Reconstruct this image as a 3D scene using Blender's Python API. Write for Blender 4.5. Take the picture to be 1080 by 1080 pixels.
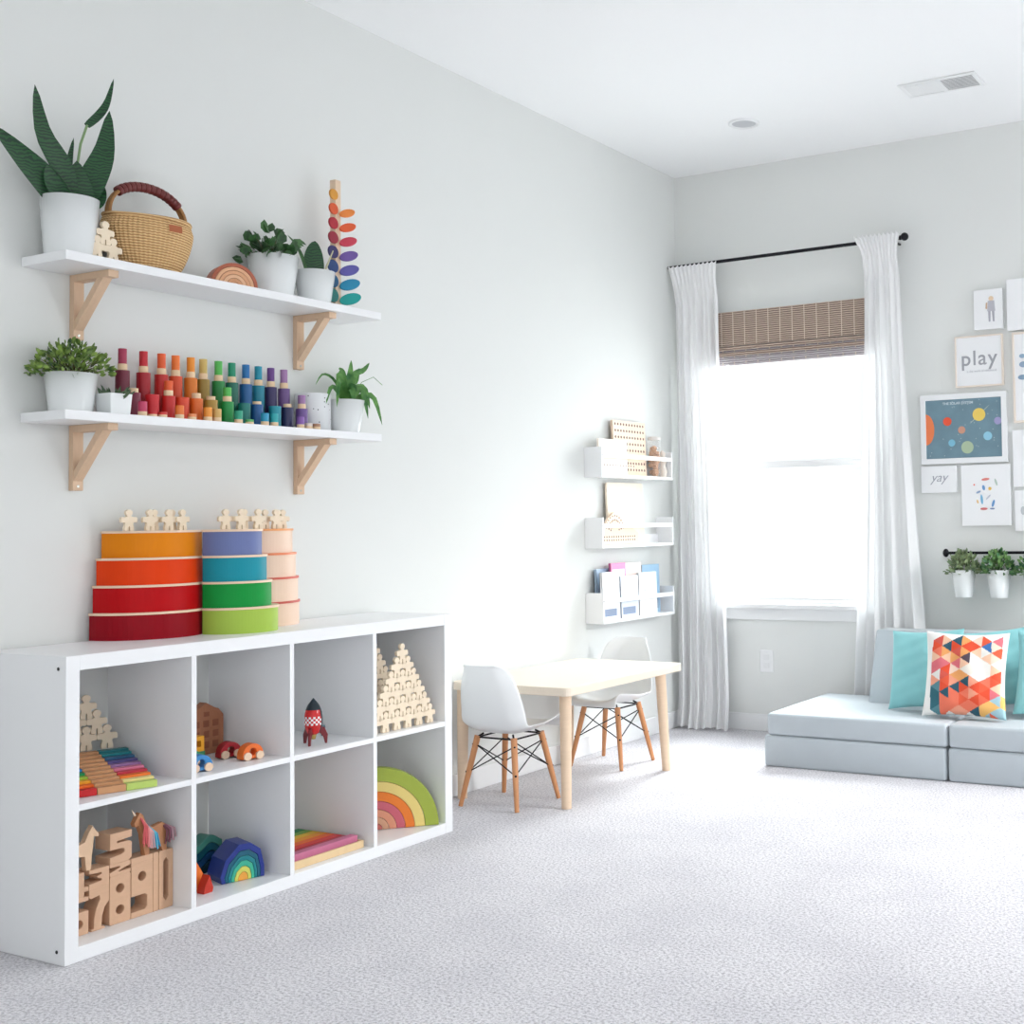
import bpy, math, random
from math import sin, cos, pi, radians, sqrt
from mathutils import Vector, Matrix
random.seed(7)
S = bpy.context.scene
for o in list(bpy.data.objects): bpy.data.objects.remove(o)
COL = S.collection

# ------------------------------------------------------------------ camera
cam_d = bpy.data.cameras.new('camera'); cam = bpy.data.objects.new('camera', cam_d); COL.objects.link(cam)
CF, CPX, CPY = 1296.4, 761.0, 498.4
a_, p_, r_ = 0.48288, 0.04004, -0.01592
f0 = Vector((-sin(a_), cos(a_), 0)); r0 = Vector((cos(a_), sin(a_), 0)); u0 = Vector((0, 0, 1))
f1 = f0*cos(p_)+u0*sin(p_); u1 = u0*cos(p_)-f0*sin(p_)
r2 = r0*cos(r_)+u1*sin(r_); u2 = u1*cos(r_)-r0*sin(r_)
M = Matrix(((r2.x, u2.x, -f1.x, 3.2838), (r2.y, u2.y, -f1.y, -1.9832), (r2.z, u2.z, -f1.z, 1.0831), (0, 0, 0, 1)))
cam.matrix_world = M
cam_d.sensor_fit = 'HORIZONTAL'; cam_d.sensor_width = 36
cam_d.lens = 36*CF/1080
cam_d.shift_x = -(CPX-540)/1080; cam_d.shift_y = -(540-CPY)/1080
cam_d.clip_start = .05
S.camera = cam
# ------------------------------------------------------------------ world, daylight, exposure
W = bpy.data.worlds.new('overcast_sky'); S.world = W; W.use_nodes = True
bg = W.node_tree.nodes['Background']; bg.inputs[0].default_value = (.96, .985, 1, 1); bg.inputs[1].default_value = 1.15
XR, YB, D, H = 4.45, -3.0, 3.78, 2.957        # right wall, rear wall, far wall, ceiling
def portal(loc, rot, sx, sy, portal=True, power=0):
    l = bpy.data.lights.new('window_daylight', 'AREA'); l.shape = 'RECTANGLE'; l.size = sx; l.size_y = sy; l.energy = power
    l.cycles.is_portal = portal
    o = bpy.data.objects.new('window_daylight', l); o.location = loc; o.rotation_euler = rot; COL.objects.link(o)
portal((.68, D+.16, 1.4), (radians(-90), 0, 0), .95, 1.5)
RW = [(-2.7, -1.1), (.2, 1.5), (1.9, 3.4)]     # right wall windows (y ranges), outside the picture; first one added for fill
for y0, y1 in RW: portal((XR+.16, (y0+y1)/2, 1.45), (0, radians(90), 0), 1.6, y1-y0)
portal((3.0, D+.16, 1.45), (radians(-90), 0, 0), 1.0, 1.6)
portal((2.2, YB-.16, 1.3), (radians(90), 0, 0), 3.2, 2.0)  # portal at the opening added in the rear wall
def daylight(loc, tgt, sx, sy, p):        # area lamp added outside an opening to strengthen sky light, aimed in
    l = bpy.data.lights.new('daylight', 'AREA'); l.shape = 'RECTANGLE'; l.size = sx; l.size_y = sy; l.energy = p; l.color = (.975, .99, 1)
    o = bpy.data.objects.new('daylight', l); COL.objects.link(o); o.location = loc; o.rotation_euler = (Vector(tgt)-Vector(loc)).to_track_quat('-Z', 'Y').to_euler()
daylight((XR+1.2, 2.7, 3.1), (XR-.5, 2.65, 1.1), 1.6, 1.6, 390)
daylight((XR+1.2, 3.0, 2.7), (1.5, 3.0, .3), 1.3, 1.3, 92)  # extra lamp added to brighten the couch top
daylight((XR+.3, 2.65, 1.6), (0, 2.65, 1.2), 1.6, 1.4, 14)
daylight((.68, D+.3, 1.45), (.68, 0, 1.0), 1.0, 1.6, 36)
daylight((.68, D+1.1, 2.7), (.7, D-.5, .8), 1.2, 1.4, 170)
daylight((2.7, YB-.3, 1.3), (2.4, 3, 1.3), 2.2, 2.0, 9)  # fill lamp added behind the rear opening, lights the far wall
daylight((XR+.35, -1.9, 1.6), (0, -.5, .9), 1.6, 1.4, 19)  # fill lamp added behind the made-up near window, lights the shelf cubes
S.view_settings.view_transform = 'Standard'; S.view_settings.look = 'None'; S.view_settings.gamma = 1
S.view_settings.use_curve_mapping = False; S.view_settings.exposure = 0.02

# ------------------------------------------------------------------ materials
def lin(c): return tuple((v/12.92 if v <= .04045 else ((v+.055)/1.055)**2.4) for v in [x/255 for x in c])
MC = {}
def mat(name, rgb, rough=.5, var=0, scale=8, stretch=(1, 1, 1), bump=0, bscale=None, spec=.5, metal=0, sheen=0, coat=0):
    if name in MC: return MC[name]
    m = bpy.data.materials.new(name); m.use_nodes = True; n = m.node_tree.nodes; L = m.node_tree.links
    b = n['Principled BSDF']; c = lin(rgb); b.inputs['Base Color'].default_value = (*c, 1)
    b.inputs['Roughness'].default_value = rough; b.inputs['Metallic'].default_value = metal
    b.inputs['Specular IOR Level'].default_value = spec
    if sheen: b.inputs['Sheen Weight'].default_value = sheen
    if coat: b.inputs['Coat Weight'].default_value = coat
    tc = n.new('ShaderNodeTexCoord'); mp = n.new('ShaderNodeMapping'); mp.inputs['Scale'].default_value = stretch
    L.new(tc.outputs['Object'], mp.inputs[0])
    nz = n.new('ShaderNodeTexNoise'); nz.inputs['Scale'].default_value = scale; nz.inputs['Detail'].default_value = 4
    L.new(mp.outputs[0], nz.inputs['Vector'])
    v = var if var else .02
    mx = n.new('ShaderNodeMix'); mx.data_type = 'RGBA'
    mx.inputs[6].default_value = (*[x*(1-v) for x in c], 1); mx.inputs[7].default_value = (*[min(1, x*(1+v)) for x in c], 1)
    L.new(nz.outputs['Fac'], mx.inputs[0]); L.new(mx.outputs[2], b.inputs['Base Color'])
    if bump:
        bz = n.new('ShaderNodeTexNoise'); bz.inputs['Scale'].default_value = bscale or scale*4
        L.new(mp.outputs[0], bz.inputs['Vector'])
        bp = n.new('ShaderNodeBump'); bp.inputs['Strength'].default_value = bump; bp.inputs['Distance'].default_value = .003
        L.new(bz.outputs['Fac'], bp.inputs['Height']); L.new(bp.outputs[0], b.inputs['Normal'])
    MC[name] = m; return m
def paint(rgb, rough=.45, nm=None):      # coloured stain on wood
    return mat(nm or 'stain_%d_%d_%d' % tuple(rgb), rgb, rough, var=.07, scale=30, stretch=(1, 1, .3))
WALL = mat('wall_paint', (231, 233, 231), .75, var=.012, scale=3, spec=.3)
CEIL = mat('ceiling_paint', (248, 249, 250), .85, var=.01, scale=3, spec=.2)
TRIM = mat('trim_white', (240, 241, 242), .4)
WHITE = mat('white_lacquer', (246, 247, 249), .35, var=.01)
WHITE2 = mat('white_plastic', (240, 242, 243), .3, var=.01, coat=.3)
POT = mat('white_ceramic', (236, 239, 240), .25, var=.01, coat=.3)
BEECH = mat('light_beech', (233, 206, 178), .5, var=.06, scale=14, stretch=(1, 1, 8))
BEECHX = mat('light_beech_table', (242, 228, 210), .42, var=.05, scale=10, stretch=(10, 1, 10))
PINE = mat('pine_bracket', (222, 190, 160), .55, var=.08, scale=18, stretch=(6, 6, 1))
LEGW = mat('chair_leg_wood', (205, 143, 96), .45, var=.1, scale=22, stretch=(4, 4, 1))
BLOCKW = mat('number_block_wood', (218, 177, 145), .5, var=.06, scale=16, stretch=(1, 1, 5))
MENW = mat('toy_figure_wood', (244, 226, 200), .5, var=.05, scale=30)
BROWN = mat('brown_wood', (172, 112, 80), .5, var=.12, scale=30, stretch=(4, 4, 1))
NAT = mat('natural_wood_side', (242, 212, 184), .5, var=.05, scale=24, stretch=(1, 1, 4))
BLACK = mat('black_metal', (28, 28, 34), .4, metal=.6)
DARK = mat('black_screw', (40, 38, 40), .5)
def carpet():
    m = bpy.data.materials.new('carpet'); m.use_nodes = True; n = m.node_tree.nodes; L = m.node_tree.links
    b = n['Principled BSDF']; b.inputs['Roughness'].default_value = .95; b.inputs['Specular IOR Level'].default_value = .1
    b.inputs['Sheen Weight'].default_value = .15
    tc = n.new('ShaderNodeTexCoord')
    n1 = n.new('ShaderNodeTexNoise'); n1.inputs['Scale'].default_value = 120; n1.inputs['Detail'].default_value = 3; n1.inputs['Roughness'].default_value = .65
    n2 = n.new('ShaderNodeTexNoise'); n2.inputs['Scale'].default_value = 3.5; n2.inputs['Detail'].default_value = 3
    for k in (n1, n2): L.new(tc.outputs['Object'], k.inputs['Vector'])
    r = n.new('ShaderNodeValToRGB'); e = r.color_ramp.elements
    e[0].position = .32; e[0].color = (*lin((170, 167, 173)), 1); e[1].position = .56; e[1].color = (*lin((230, 228, 232)), 1)
    L.new(n1.outputs['Fac'], r.inputs[0])
    mx = n.new('ShaderNodeMix'); mx.data_type = 'RGBA'; mx.blend_type = 'MULTIPLY'; mx.inputs[0].default_value = 1
    r2_ = n.new('ShaderNodeValToRGB'); e = r2_.color_ramp.elements
    e[0].position = .35; e[0].color = (.92, .92, .93, 1); e[1].position = .6; e[1].color = (1, 1, 1, 1)
    L.new(n2.outputs['Fac'], r2_.inputs[0]); L.new(r.outputs[0], mx.inputs[6]); L.new(r2_.outputs[0], mx.inputs[7]); L.new(mx.outputs[2], b.inputs['Base Color'])
    bp = n.new('ShaderNodeBump'); bp.inputs['Strength'].default_value = .7; bp.inputs['Distance'].default_value = .006
    L.new(n1.outputs['Fac'], bp.inputs['Height']); L.new(bp.outputs[0], b.inputs['Normal'])
    return m
def cloth_sheer():
    m = bpy.data.materials.new('sheer_white_linen'); m.use_nodes = True; n = m.node_tree.nodes; L = m.node_tree.links
    b = n['Principled BSDF']; b.inputs['Base Color'].default_value = (.97, .97, .975, 1); b.inputs['Roughness'].default_value = .9
    t = n.new('ShaderNodeBsdfTranslucent'); t.inputs[0].default_value = (.93, .94, .95, 1)
    tr = n.new('ShaderNodeBsdfTransparent')
    w = n.new('ShaderNodeTexNoise'); w.inputs['Scale'].default_value = 400; tc = n.new('ShaderNodeTexCoord'); L.new(tc.outputs['Object'], w.inputs['Vector'])
    bp = n.new('ShaderNodeBump'); bp.inputs['Strength'].default_value = .15; bp.inputs['Distance'].default_value = .001
    L.new(w.outputs['Fac'], bp.inputs['Height']); L.new(bp.outputs[0], b.inputs['Normal'])
    m1 = n.new('ShaderNodeMixShader'); m1.inputs[0].default_value = .16; L.new(b.outputs[0], m1.inputs[1]); L.new(t.outputs[0], m1.inputs[2])
    m2 = n.new('ShaderNodeMixShader'); m2.inputs[0].default_value = .02; L.new(m1.outputs[0], m2.inputs[1]); L.new(tr.outputs[0], m2.inputs[2])
    L.new(m2.outputs[0], n['Material Output'].inputs[0]); return m
def glass():
    m = bpy.data.materials.new('window_glass'); m.use_nodes = True; n = m.node_tree.nodes; L = m.node_tree.links
    tr = n.new('ShaderNodeBsdfTransparent'); tr.inputs[0].default_value = (.97, .99, .99, 1)
    g = n.new('ShaderNodeBsdfGlossy'); g.inputs['Roughness'].default_value = .02
    mx = n.new('ShaderNodeMixShader')
    mx.inputs[0].default_value = .05; L.new(tr.outputs[0], mx.inputs[1]); L.new(g.outputs[0], mx.inputs[2]); L.new(mx.outputs[0], n['Material Output'].inputs[0]); return m
def leaf_mat(name, c1, c2, scale=30, stripe=False):
    m = bpy.data.materials.new(name); m.use_nodes = True; n = m.node_tree.nodes; L = m.node_tree.links
    b = n['Principled BSDF']; b.inputs['Roughness'].default_value = .42
    tc = n.new('ShaderNodeTexCoord')
    z = n.new('ShaderNodeTexWave' if stripe else 'ShaderNodeTexNoise'); z.inputs['Scale'].default_value = scale
    if stripe: z.bands_direction = 'Z'; z.inputs['Distortion'].default_value = 9; z.inputs['Detail'].default_value = 3
    L.new(tc.outputs['Object'], z.inputs['Vector'])
    r = n.new('ShaderNodeValToRGB'); e = r.color_ramp.elements; e[0].position = .35; e[1].position = .65
    e[0].color = (*lin(c1), 1); e[1].color = (*lin(c2), 1)
    L.new(z.outputs['Fac'], r.inputs[0]); L.new(r.outputs[0], b.inputs['Base Color'])
    return m
def stripe_mat(name, c1, c2, scale, axis='Z', rough=.7):
    m = bpy.data.materials.new(name); m.use_nodes = True; n = m.node_tree.nodes; L = m.node_tree.links
    b = n['Principled BSDF']; b.inputs['Roughness'].default_value = rough
    tc = n.new('ShaderNodeTexCoord'); z = n.new('ShaderNodeTexWave'); z.bands_direction = axis; z.inputs['Scale'].default_value = scale
    z.inputs['Distortion'].default_value = 1.2; z.inputs['Detail'].default_value = 3; z.inputs['Detail Scale'].default_value = 2
    L.new(tc.outputs['Object'], z.inputs['Vector'])
    r = n.new('ShaderNodeValToRGB'); e = r.color_ramp.elements; e[0].position = .25; e[1].position = .7
    e[0].color = (*lin(c1), 1); e[1].color = (*lin(c2), 1)
    L.new(z.outputs['Fac'], r.inputs[0]); L.new(r.outputs[0], b.inputs['Base Color'])
    bp = n.new('ShaderNodeBump'); bp.inputs['Strength'].default_value = .6; bp.inputs['Distance'].default_value = .003
    L.new(z.outputs['Fac'], bp.inputs['Height']); L.new(bp.outputs[0], b.inputs['Normal'])
    return m
CARPET = carpet(); SHEER = cloth_sheer(); GLASS = glass()

# ------------------------------------------------------------------ mesh helpers
class MB:
    def __init__(s): s.v = []; s.f = []; s.m = []; s.s = []; s.mi = 0
    def add(s, vs, fs, smooth=False, mi=None, M=None):
        k = len(s.v)
        s.v += [tuple((M @ Vector(p)) if M else p) for p in vs]
        for f in fs: s.f.append(tuple(i+k for i in f)); s.m.append(s.mi if mi is None else mi); s.s.append(smooth)
        return s
    def box(s, x0, x1, y0, y1, z0, z1, mi=None, M=None):
        vs = [(x, y, z) for z in (z0, z1) for y in (y0, y1) for x in (x0, x1)]
        return s.add(vs, [(0, 2, 3, 1), (4, 5, 7, 6), (0, 1, 5, 4), (1, 3, 7, 5), (3, 2, 6, 7), (2, 0, 4, 6)], False, mi, M)
    def lathe(s, prof, n=28, c=(0, 0), mi=None, M=None, cap=True, a0=0, smooth=True):   # prof: (r,z)
        vs = []; fs = []
        for r, z in prof:
            for i in range(n): t = a0+2*pi*i/n; vs.append((c[0]+r*cos(t), c[1]+r*sin(t), z))
        for j in range(len(prof)-1):
            for i in range(n): a = j*n+i; b = j*n+(i+1) % n; fs.append((a, b, b+n, a+n))
        s.add(vs, fs, smooth, mi, M)
        if cap:
            s.add([vs[i] for i in range(n)], [tuple(range(n-1, -1, -1))], False, mi, M)
            s.add([vs[(len(prof)-1)*n+i] for i in range(n)], [tuple(range(n))], False, mi, M)
        return s
    def tube(s, pts, r, n=10, mi=None, M=None, cap=True):
        pts = [Vector(p) for p in pts]; R = r if hasattr(r, '__len__') else [r]*len(pts)
        vs = []; fs = []; up = None
        for k, p in enumerate(pts):
            d = (pts[min(k+1, len(pts)-1)]-pts[max(k-1, 0)]).normalized()
            if up is None: up = Vector((0, 0, 1)) if abs(d.z) < .9 else Vector((1, 0, 0))
            x = d.cross(up).normalized(); y = x.cross(d).normalized(); up = y
            for i in range(n): t = 2*pi*i/n; vs.append(tuple(p+x*cos(t)*R[k]+y*sin(t)*R[k]))
        for j in range(len(pts)-1):
            for i in range(n): a = j*n+i; b = j*n+(i+1) % n; fs.append((a, b, b+n, a+n))
        s.add(vs, fs, True, mi, M)
        if cap: s.add(vs[:n], [tuple(range(n-1, -1, -1))], False, mi, M); s.add(vs[-n:], [tuple(range(n))], False, mi, M)
        return s
    def grid(s, fn, nu, nv, mi=None, smooth=True, M=None, closed=False):
        vs = [tuple(fn(i/nu, j/nv)) for j in range(nv+1) for i in range(nu+1)]
        fs = [(j*(nu+1)+i, j*(nu+1)+i+1, (j+1)*(nu+1)+i+1, (j+1)*(nu+1)+i) for j in range(nv) for i in range(nu)]
        return s.add(vs, fs, smooth, mi, M)
    def ball(s, c, r, mi=None, n=12, sc=(1, 1, 1), M=None):
        pr = [(max(1e-4, r*sin(pi*k/8)), -r*cos(pi*k/8)) for k in range(9)]
        T = Matrix.Translation(c) @ Matrix.Diagonal((*sc, 1))
        return s.lathe(pr, n, mi=mi, M=(M @ T) if M else T, cap=False)
    def build(s, name, mats, parent=None, loc=None, rot=None, bevel=0, seg=2, merge=True):
        me = bpy.data.meshes.new(name); me.from_pydata(s.v, [], s.f)
        for m in (mats if isinstance(mats, (list, tuple)) else [mats]): me.materials.append(m)
        me.polygons.foreach_set('material_index', s.m); me.polygons.foreach_set('use_smooth', s.s)
        me.update()
        o = bpy.data.objects.new(name, me); COL.objects.link(o)
        if parent: o.parent = parent
        if loc is not None: o.location = loc
        if rot is not None: o.rotation_euler = rot
        if bevel:
            b = o.modifiers.new('b', 'BEVEL'); b.width = bevel; b.segments = seg; b.limit_method = 'ANGLE'; b.angle_limit = radians(40)
        return o
def tag(o, label, cat, group=None, kind=None):
    o['label'] = label; o['category'] = cat
    if group: o['group'] = group
    if kind: o['kind'] = kind
    return o
def thing(name, label, cat, loc=(0, 0, 0), rot=(0, 0, 0), group=None):
    o = bpy.data.objects.new(name, None); o.empty_display_size = .05; COL.objects.link(o); o.location = loc; o.rotation_euler = rot
    return tag(o, label, cat, group)
def struct(o): o['kind'] = 'structure'; return o
def plate(loops, depth, bevel=0, res=0):
    """2-D loops (first outer, others holes; points (u,v)) extruded; result MB-ready verts in (u, v, w) w in 0..depth"""
    cu = bpy.data.curves.new('t', 'CURVE'); cu.dimensions = '2D'; cu.fill_mode = 'BOTH'; cu.extrude = depth/2-bevel; cu.bevel_depth = bevel; cu.bevel_resolution = 1
    cu.offset = -bevel
    for lp in loops:
        sp = cu.splines.new('POLY'); sp.points.add(len(lp)-1); sp.use_cyclic_u = True
        for i, p in enumerate(lp): sp.points[i].co = (p[0], p[1], 0, 1)
    ob = bpy.data.objects.new('t', cu); COL.objects.link(ob); bpy.context.view_layer.update()
    dg = bpy.context.evaluated_depsgraph_get(); me = bpy.data.meshes.new_from_object(ob.evaluated_get(dg))
    vs = [tuple(v.co) for v in me.vertices]; fs = [tuple(p.vertices) for p in me.polygons]
    bpy.data.objects.remove(ob); bpy.data.curves.remove(cu); bpy.data.meshes.remove(me)
    return vs, fs
YZ = Matrix(((0, 0, 1, 0), (1, 0, 0, 0), (0, 1, 0, 0), (0, 0, 0, 1)))     # (u,v,w)->(x=w,y=u,z=v)
XZ = Matrix(((1, 0, 0, 0), (0, 0, -1, 0), (0, 1, 0, 0), (0, 0, 0, 1)))    # (u,v,w)->(x=u,y=-w,z=v)
def circ(cx, cy, r, n=20, sx=1, a0=0, a1=2*pi): return [(cx+sx*r*cos(a0+(a1-a0)*i/n), cy+r*sin(a0+(a1-a0)*i/n)) for i in range(n)]
def text_mesh(txt, size, bold=0, shear=0, depth=.0006, space=1):
    cu = bpy.data.curves.new('t', 'FONT'); cu.body = txt; cu.size = size; cu.offset = bold; cu.shear = shear; cu.extrude = depth/2; cu.align_x = 'CENTER'; cu.align_y = 'CENTER'; cu.space_character = space
    ob = bpy.data.objects.new('t', cu); COL.objects.link(ob); bpy.context.view_layer.update()
    me = bpy.data.meshes.new_from_object(ob.evaluated_get(bpy.context.evaluated_depsgraph_get()))
    r = [tuple(v.co) for v in me.vertices], [tuple(p.vertices) for p in me.polygons]
    bpy.data.objects.remove(ob); bpy.data.curves.remove(cu); bpy.data.meshes.remove(me)
    return r
def copy_tree(o, parent=None):
    c = o.copy(); COL.objects.link(c); c.parent = parent
    for ch in list(o.children): copy_tree(ch, c)
    return c

# ------------------------------------------------------------------ room shell
struct(MB().box(-.1, XR+.1, YB-.1, D+.1, -.08, 0).build('floor', CARPET))
struct(MB().box(-.1, XR+.1, YB-.1, D+.1, H, H+.08).build('ceiling', CEIL))
struct(MB().box(-.1, 0, YB-.1, D+.1, 0, H).build('wall_left', WALL))

def wall_with_holes(name, holes, lo, hi, axis, c0, c1):
    mb = MB(); cuts = sorted(set([lo, hi]+[v for h in holes for v in h[:2]]))
    for a, b in zip(cuts[:-1], cuts[1:]):
        hs = [h for h in holes if h[0] <= a and h[1] >= b]
        segs = [(0, H)] if not hs else [(0, hs[0][2]), (hs[0][3], H)]
        for z0, z1 in segs:
            if axis == 'x': mb.box(a, b, c0, c1, z0, z1)
            else: mb.box(c0, c1, a, b, z0, z1)
    return struct(mb.build(name, WALL))
WX0, WX1, WZ0, WZ1 = .2, 1.15, .645, 2.16
wall_with_holes('wall_back', [(WX0, WX1, WZ0, WZ1), (2.5, 3.5, .645, 2.16)], 0, XR, 'x', D, D+.14)
wall_with_holes('wall_right', [(y0, y1, .65, 2.25) for y0, y1 in RW], YB, D, 'y', XR, XR+.14)
def window(name, x0, x1, z0, z1):     # sash window in the far wall
    t = bpy.data.objects.new(name, None); COL.objects.link(t); t.location = (0, D, 0); t['kind'] = 'structure'
    f = MB(); w = .03
    for (a, b, c, d) in ((x0, x0+w, z0+w, z1-w), (x1-w, x1, z0+w, z1-w), (x0, x1, z0, z0+w), (x0, x1, z1-w, z1)): f.box(a, b, .03, .11, c, d)
    f.build('window_frame', TRIM, t)
    zm = 1.375
    s1 = MB()
    for (a, b, c, d) in ((x0+w, x0+w+.035, zm-.018, z1-w), (x1-w-.035, x1-w, zm-.018, z1-w), (x0+w+.035, x1-w-.035, zm-.018, zm+.02), (x0+w+.035, x1-w-.035, z1-w-.04, z1-w)): s1.box(a, b, .075, .1, c, d)
    s1.build('window_upper_sash', TRIM, t)
    s2 = MB()
    for (a, b, c, d) in ((x0+w, x0+w+.035, z0+w, zm+.02), (x1-w-.035, x1-w, z0+w, zm+.02), (x0+w+.035, x1-w-.035, zm-.018, zm+.02), (x0+w+.035, x1-w-.035, z0+w, z0+w+.05)): s2.box(a, b, .045, .07, c, d)
    s2.build('window_lower_sash', TRIM, t)
    MB().box(x0+w+.03, x1-w-.03, .085, .089, zm, z1-w-.03).build('window_pane', GLASS, t)
    MB().box(x0+w+.03, x1-w-.03, .056, .06, z0+w+.04, zm).build('window_pane', GLASS, t)
    MB().box(x0-.07, x1+.07, -.045, .03, z0-.012, z0+.012).build('window_sill', TRIM, t, bevel=.004)
    MB().box(x0-.05, x1+.05, -.016, -.0005, z0-.072, z0-.012).build('window_apron', TRIM, t, bevel=.003)
wall_with_holes('wall_rear', [(1.6, 3.8, .3, 2.3)], 0, XR, 'x', YB-.14, YB)  # opening added in the unseen rear wall to let fill light in
window('window_1', WX0, WX1, WZ0, WZ1)
window('window_2', 2.5, 3.5, .645, 2.16)
def baseboard(name, x0, x1, y0, y1):
    mb = MB().box(x0, x1, y0, y1, 0, .088); struct(mb.build(name, TRIM, bevel=.004))
baseboard('baseboard_left', 0.0005, .0125, YB, D-.0005); baseboard('baseboard_back', .013, XR-.0005, D-.0125, D-.0005)
for i, (y0, y1) in enumerate(RW):
    mb = MB(); w = .035
    for (a, b, c, d) in ((y0, y0+w, .65+w, 2.25-w), (y1-w, y1, .65+w, 2.25-w), (y0, y1, .65, .65+w), (y0, y1, 2.25-w, 2.25), (y0+w, y1-w, 1.42, 1.46)): mb.box(XR+.03, XR+.1, a, b, c, d)
    struct(mb.build('window_%d' % (i+3), TRIM))  # first one is a made-up window, put in for fill light

# ------------------------------------------------------------------ ceiling fittings
t = thing('recessed_downlight', 'round recessed ceiling downlight near the left wall', 'ceiling light', (.745, 3.142, H))
MB().lathe([(.075, 0), (.074, -.006), (.058, -.007), (.056, -.001)], 36, cap=False).build('trim_ring', TRIM, t)
MB().lathe([(.0565, -.003), (.03, -.0035)], 36).build('lens', mat('grey_lens', (196, 198, 202), .4), t)
t = thing('ceiling_vent', 'rectangular white ceiling air vent with two louvred halves', 'vent', (1.715, 3.115, H))
fr = MB()
for a, b, c, d in ((-.17, .17, -.09, -.07), (-.17, .17, .07, .09), (-.17, -.15, -.07, .07), (.15, .17, -.07, .07), (-.01, .01, -.07, .07)): fr.box(a, b, c, d, -.007, -.0005)
fr.build('frame', TRIM, t, bevel=.002)
MB().box(-.15, .15, -.07, .07, -.002, -.0005).build('duct_backing', mat('vent_dark', (96, 96, 100), .6), t)
for sgn, x0, tl in ((-1, -.15, .0055), (1, .01, -.003)):
    mb = MB()
    for k in range(9):
        y = -.066+k*.0148
        mb.box(x0, x0+.14, y, y+.0055, -.006, -.004) if sgn > 0 else mb.box(x0, x0+.14, y, y+.0135, -.006, -.004)
    mb.build('louvre', TRIM, t)

# ------------------------------------------------------------------ cube shelving unit
KX, KB = .374, .016
def kallax():
    t = thing('cube_shelf', 'long white shelving unit of eight open cubes in two rows against the wall', 'shelving unit', (0, 0, 0))
    MB().box(KB, KX, 0, .038, 0.001, .77).build('side_panel', WHITE, t, bevel=.0015)
    MB().box(KB, KX, 1.432, 1.47, 0.001, .77).build('side_panel', WHITE, t, bevel=.0015)
    MB().box(KB, KX-.0005, .038, 1.432, .732, .77).build('top_panel', WHITE, t, bevel=.001)
    MB().box(KB, KX-.0005, .038, 1.432, .001, .038).build('bottom_panel', WHITE, t, bevel=.001)
    for k in range(3):
        y = .3745+k*.3525
        MB().box(KB, KX-.001, y, y+.016, .038, .732).build('divider', WHITE, t)
    for k in range(4):
        y = .038+k*.3525
        MB().box(KB, KX-.0015, y, y+.3365, .377, .393).build('shelf', WHITE, t)
    for z in (.033, .738):
        for x in (KX-.03,):
            MB().lathe([(.0045, 0), (.0045, .0012)], 12, M=Matrix.Translation((x, 0, z)) @ Matrix.Rotation(radians(90), 4, 'X')).build('screw_cover', DARK, t)
kallax()
CY = [.038+k*.3525 for k in range(4)]
ZM, ZL = .3936, .0386

# ------------------------------------------------------------------ floating shelves
SD = .195; Z1, Z2 = 1.847, 1.4136
def wall_shelf(z, which):
    t = thing('wall_shelf', '%s long white wall shelf on two wooden brackets' % which, 'shelf', (0, 0, z), group='white wall shelves')
    MB().box(.001, SD, .115, 1.315, -.0257, 0).build('board', WHITE, t, bevel=.0015)
    for y in (.275, 1.106):
        b = MB(); w = .016
        b.box(.0005, .02, y-w, y+w, -.212, -.026)
        b.box(.02, .172, y-w, y+w, -.046, -.0259)
        br = b.build('bracket', PINE, t, bevel=.001)
        vs, fs = plate([[(.02, -.185), (.02, -.158), (.118, -.046), (.146, -.046)]], 2*w-.004)
        MB().add(vs, fs, M=Matrix.Translation((0, y, 0)) @ XZ).build('brace', PINE, br)
        MB().lathe([(.004, 0), (.004, .001)], 10, M=Matrix.Translation((.02, y, -.2)) @ Matrix.Rotation(radians(90), 4, 'Y')).build('screw', DARK if False else mat('steel_screw', (190, 190, 185), .3, metal=.8), br)
wall_shelf(Z1, 'upper'); wall_shelf(Z2, 'lower')
Z1 += .0006; Z2 += .0006

# ------------------------------------------------------------------ plants
LG = leaf_mat('snake_leaf', (20, 54, 36), (36, 88, 46), 34, True)
LB = leaf_mat('boxwood_leaf', (40, 78, 34), (148, 178, 84), 40)
LB2 = leaf_mat('dark_leaf', (30, 66, 34), (66, 112, 58), 30)
LP = leaf_mat('pothos_leaf', (44, 104, 44), (104, 158, 78), 25)
LH = leaf_mat('sage_leaf', (92, 116, 84), (160, 178, 130), 30)
LH2 = leaf_mat('green_hanging_leaf', (44, 96, 62), (130, 170, 100), 30)
SUC = leaf_mat('succulent_leaf', (52, 78, 54), (100, 124, 90), 60)
SOIL = mat('potting_soil', (70, 54, 44), .95, var=.3, scale=60)
def pot(t, r0, r1, h, sq=False, mt=None):
    n = 4 if sq else 36; k = sqrt(2) if sq else 1; a0 = pi/4 if sq else 0
    prof = [(r0*k, 0), (r1*k, h), (r1*k-.004*k, h), (r1*k-.006*k, h-.012), (.001, h-.012)]
    o = MB().lathe(prof[:4], n, a0=a0, smooth=not sq, cap=False)
    o.lathe([(.001, 0), (r0*k, 0)], n, a0=a0, cap=False, smooth=False)
    p = o.build('pot', mt or POT, t, bevel=.003 if sq else 0)
    MB().lathe([(r1*k-.0065*k, h-.0125), (.001, h-.010)], n, a0=a0, cap=False).build('soil', SOIL, t)
    return p
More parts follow.
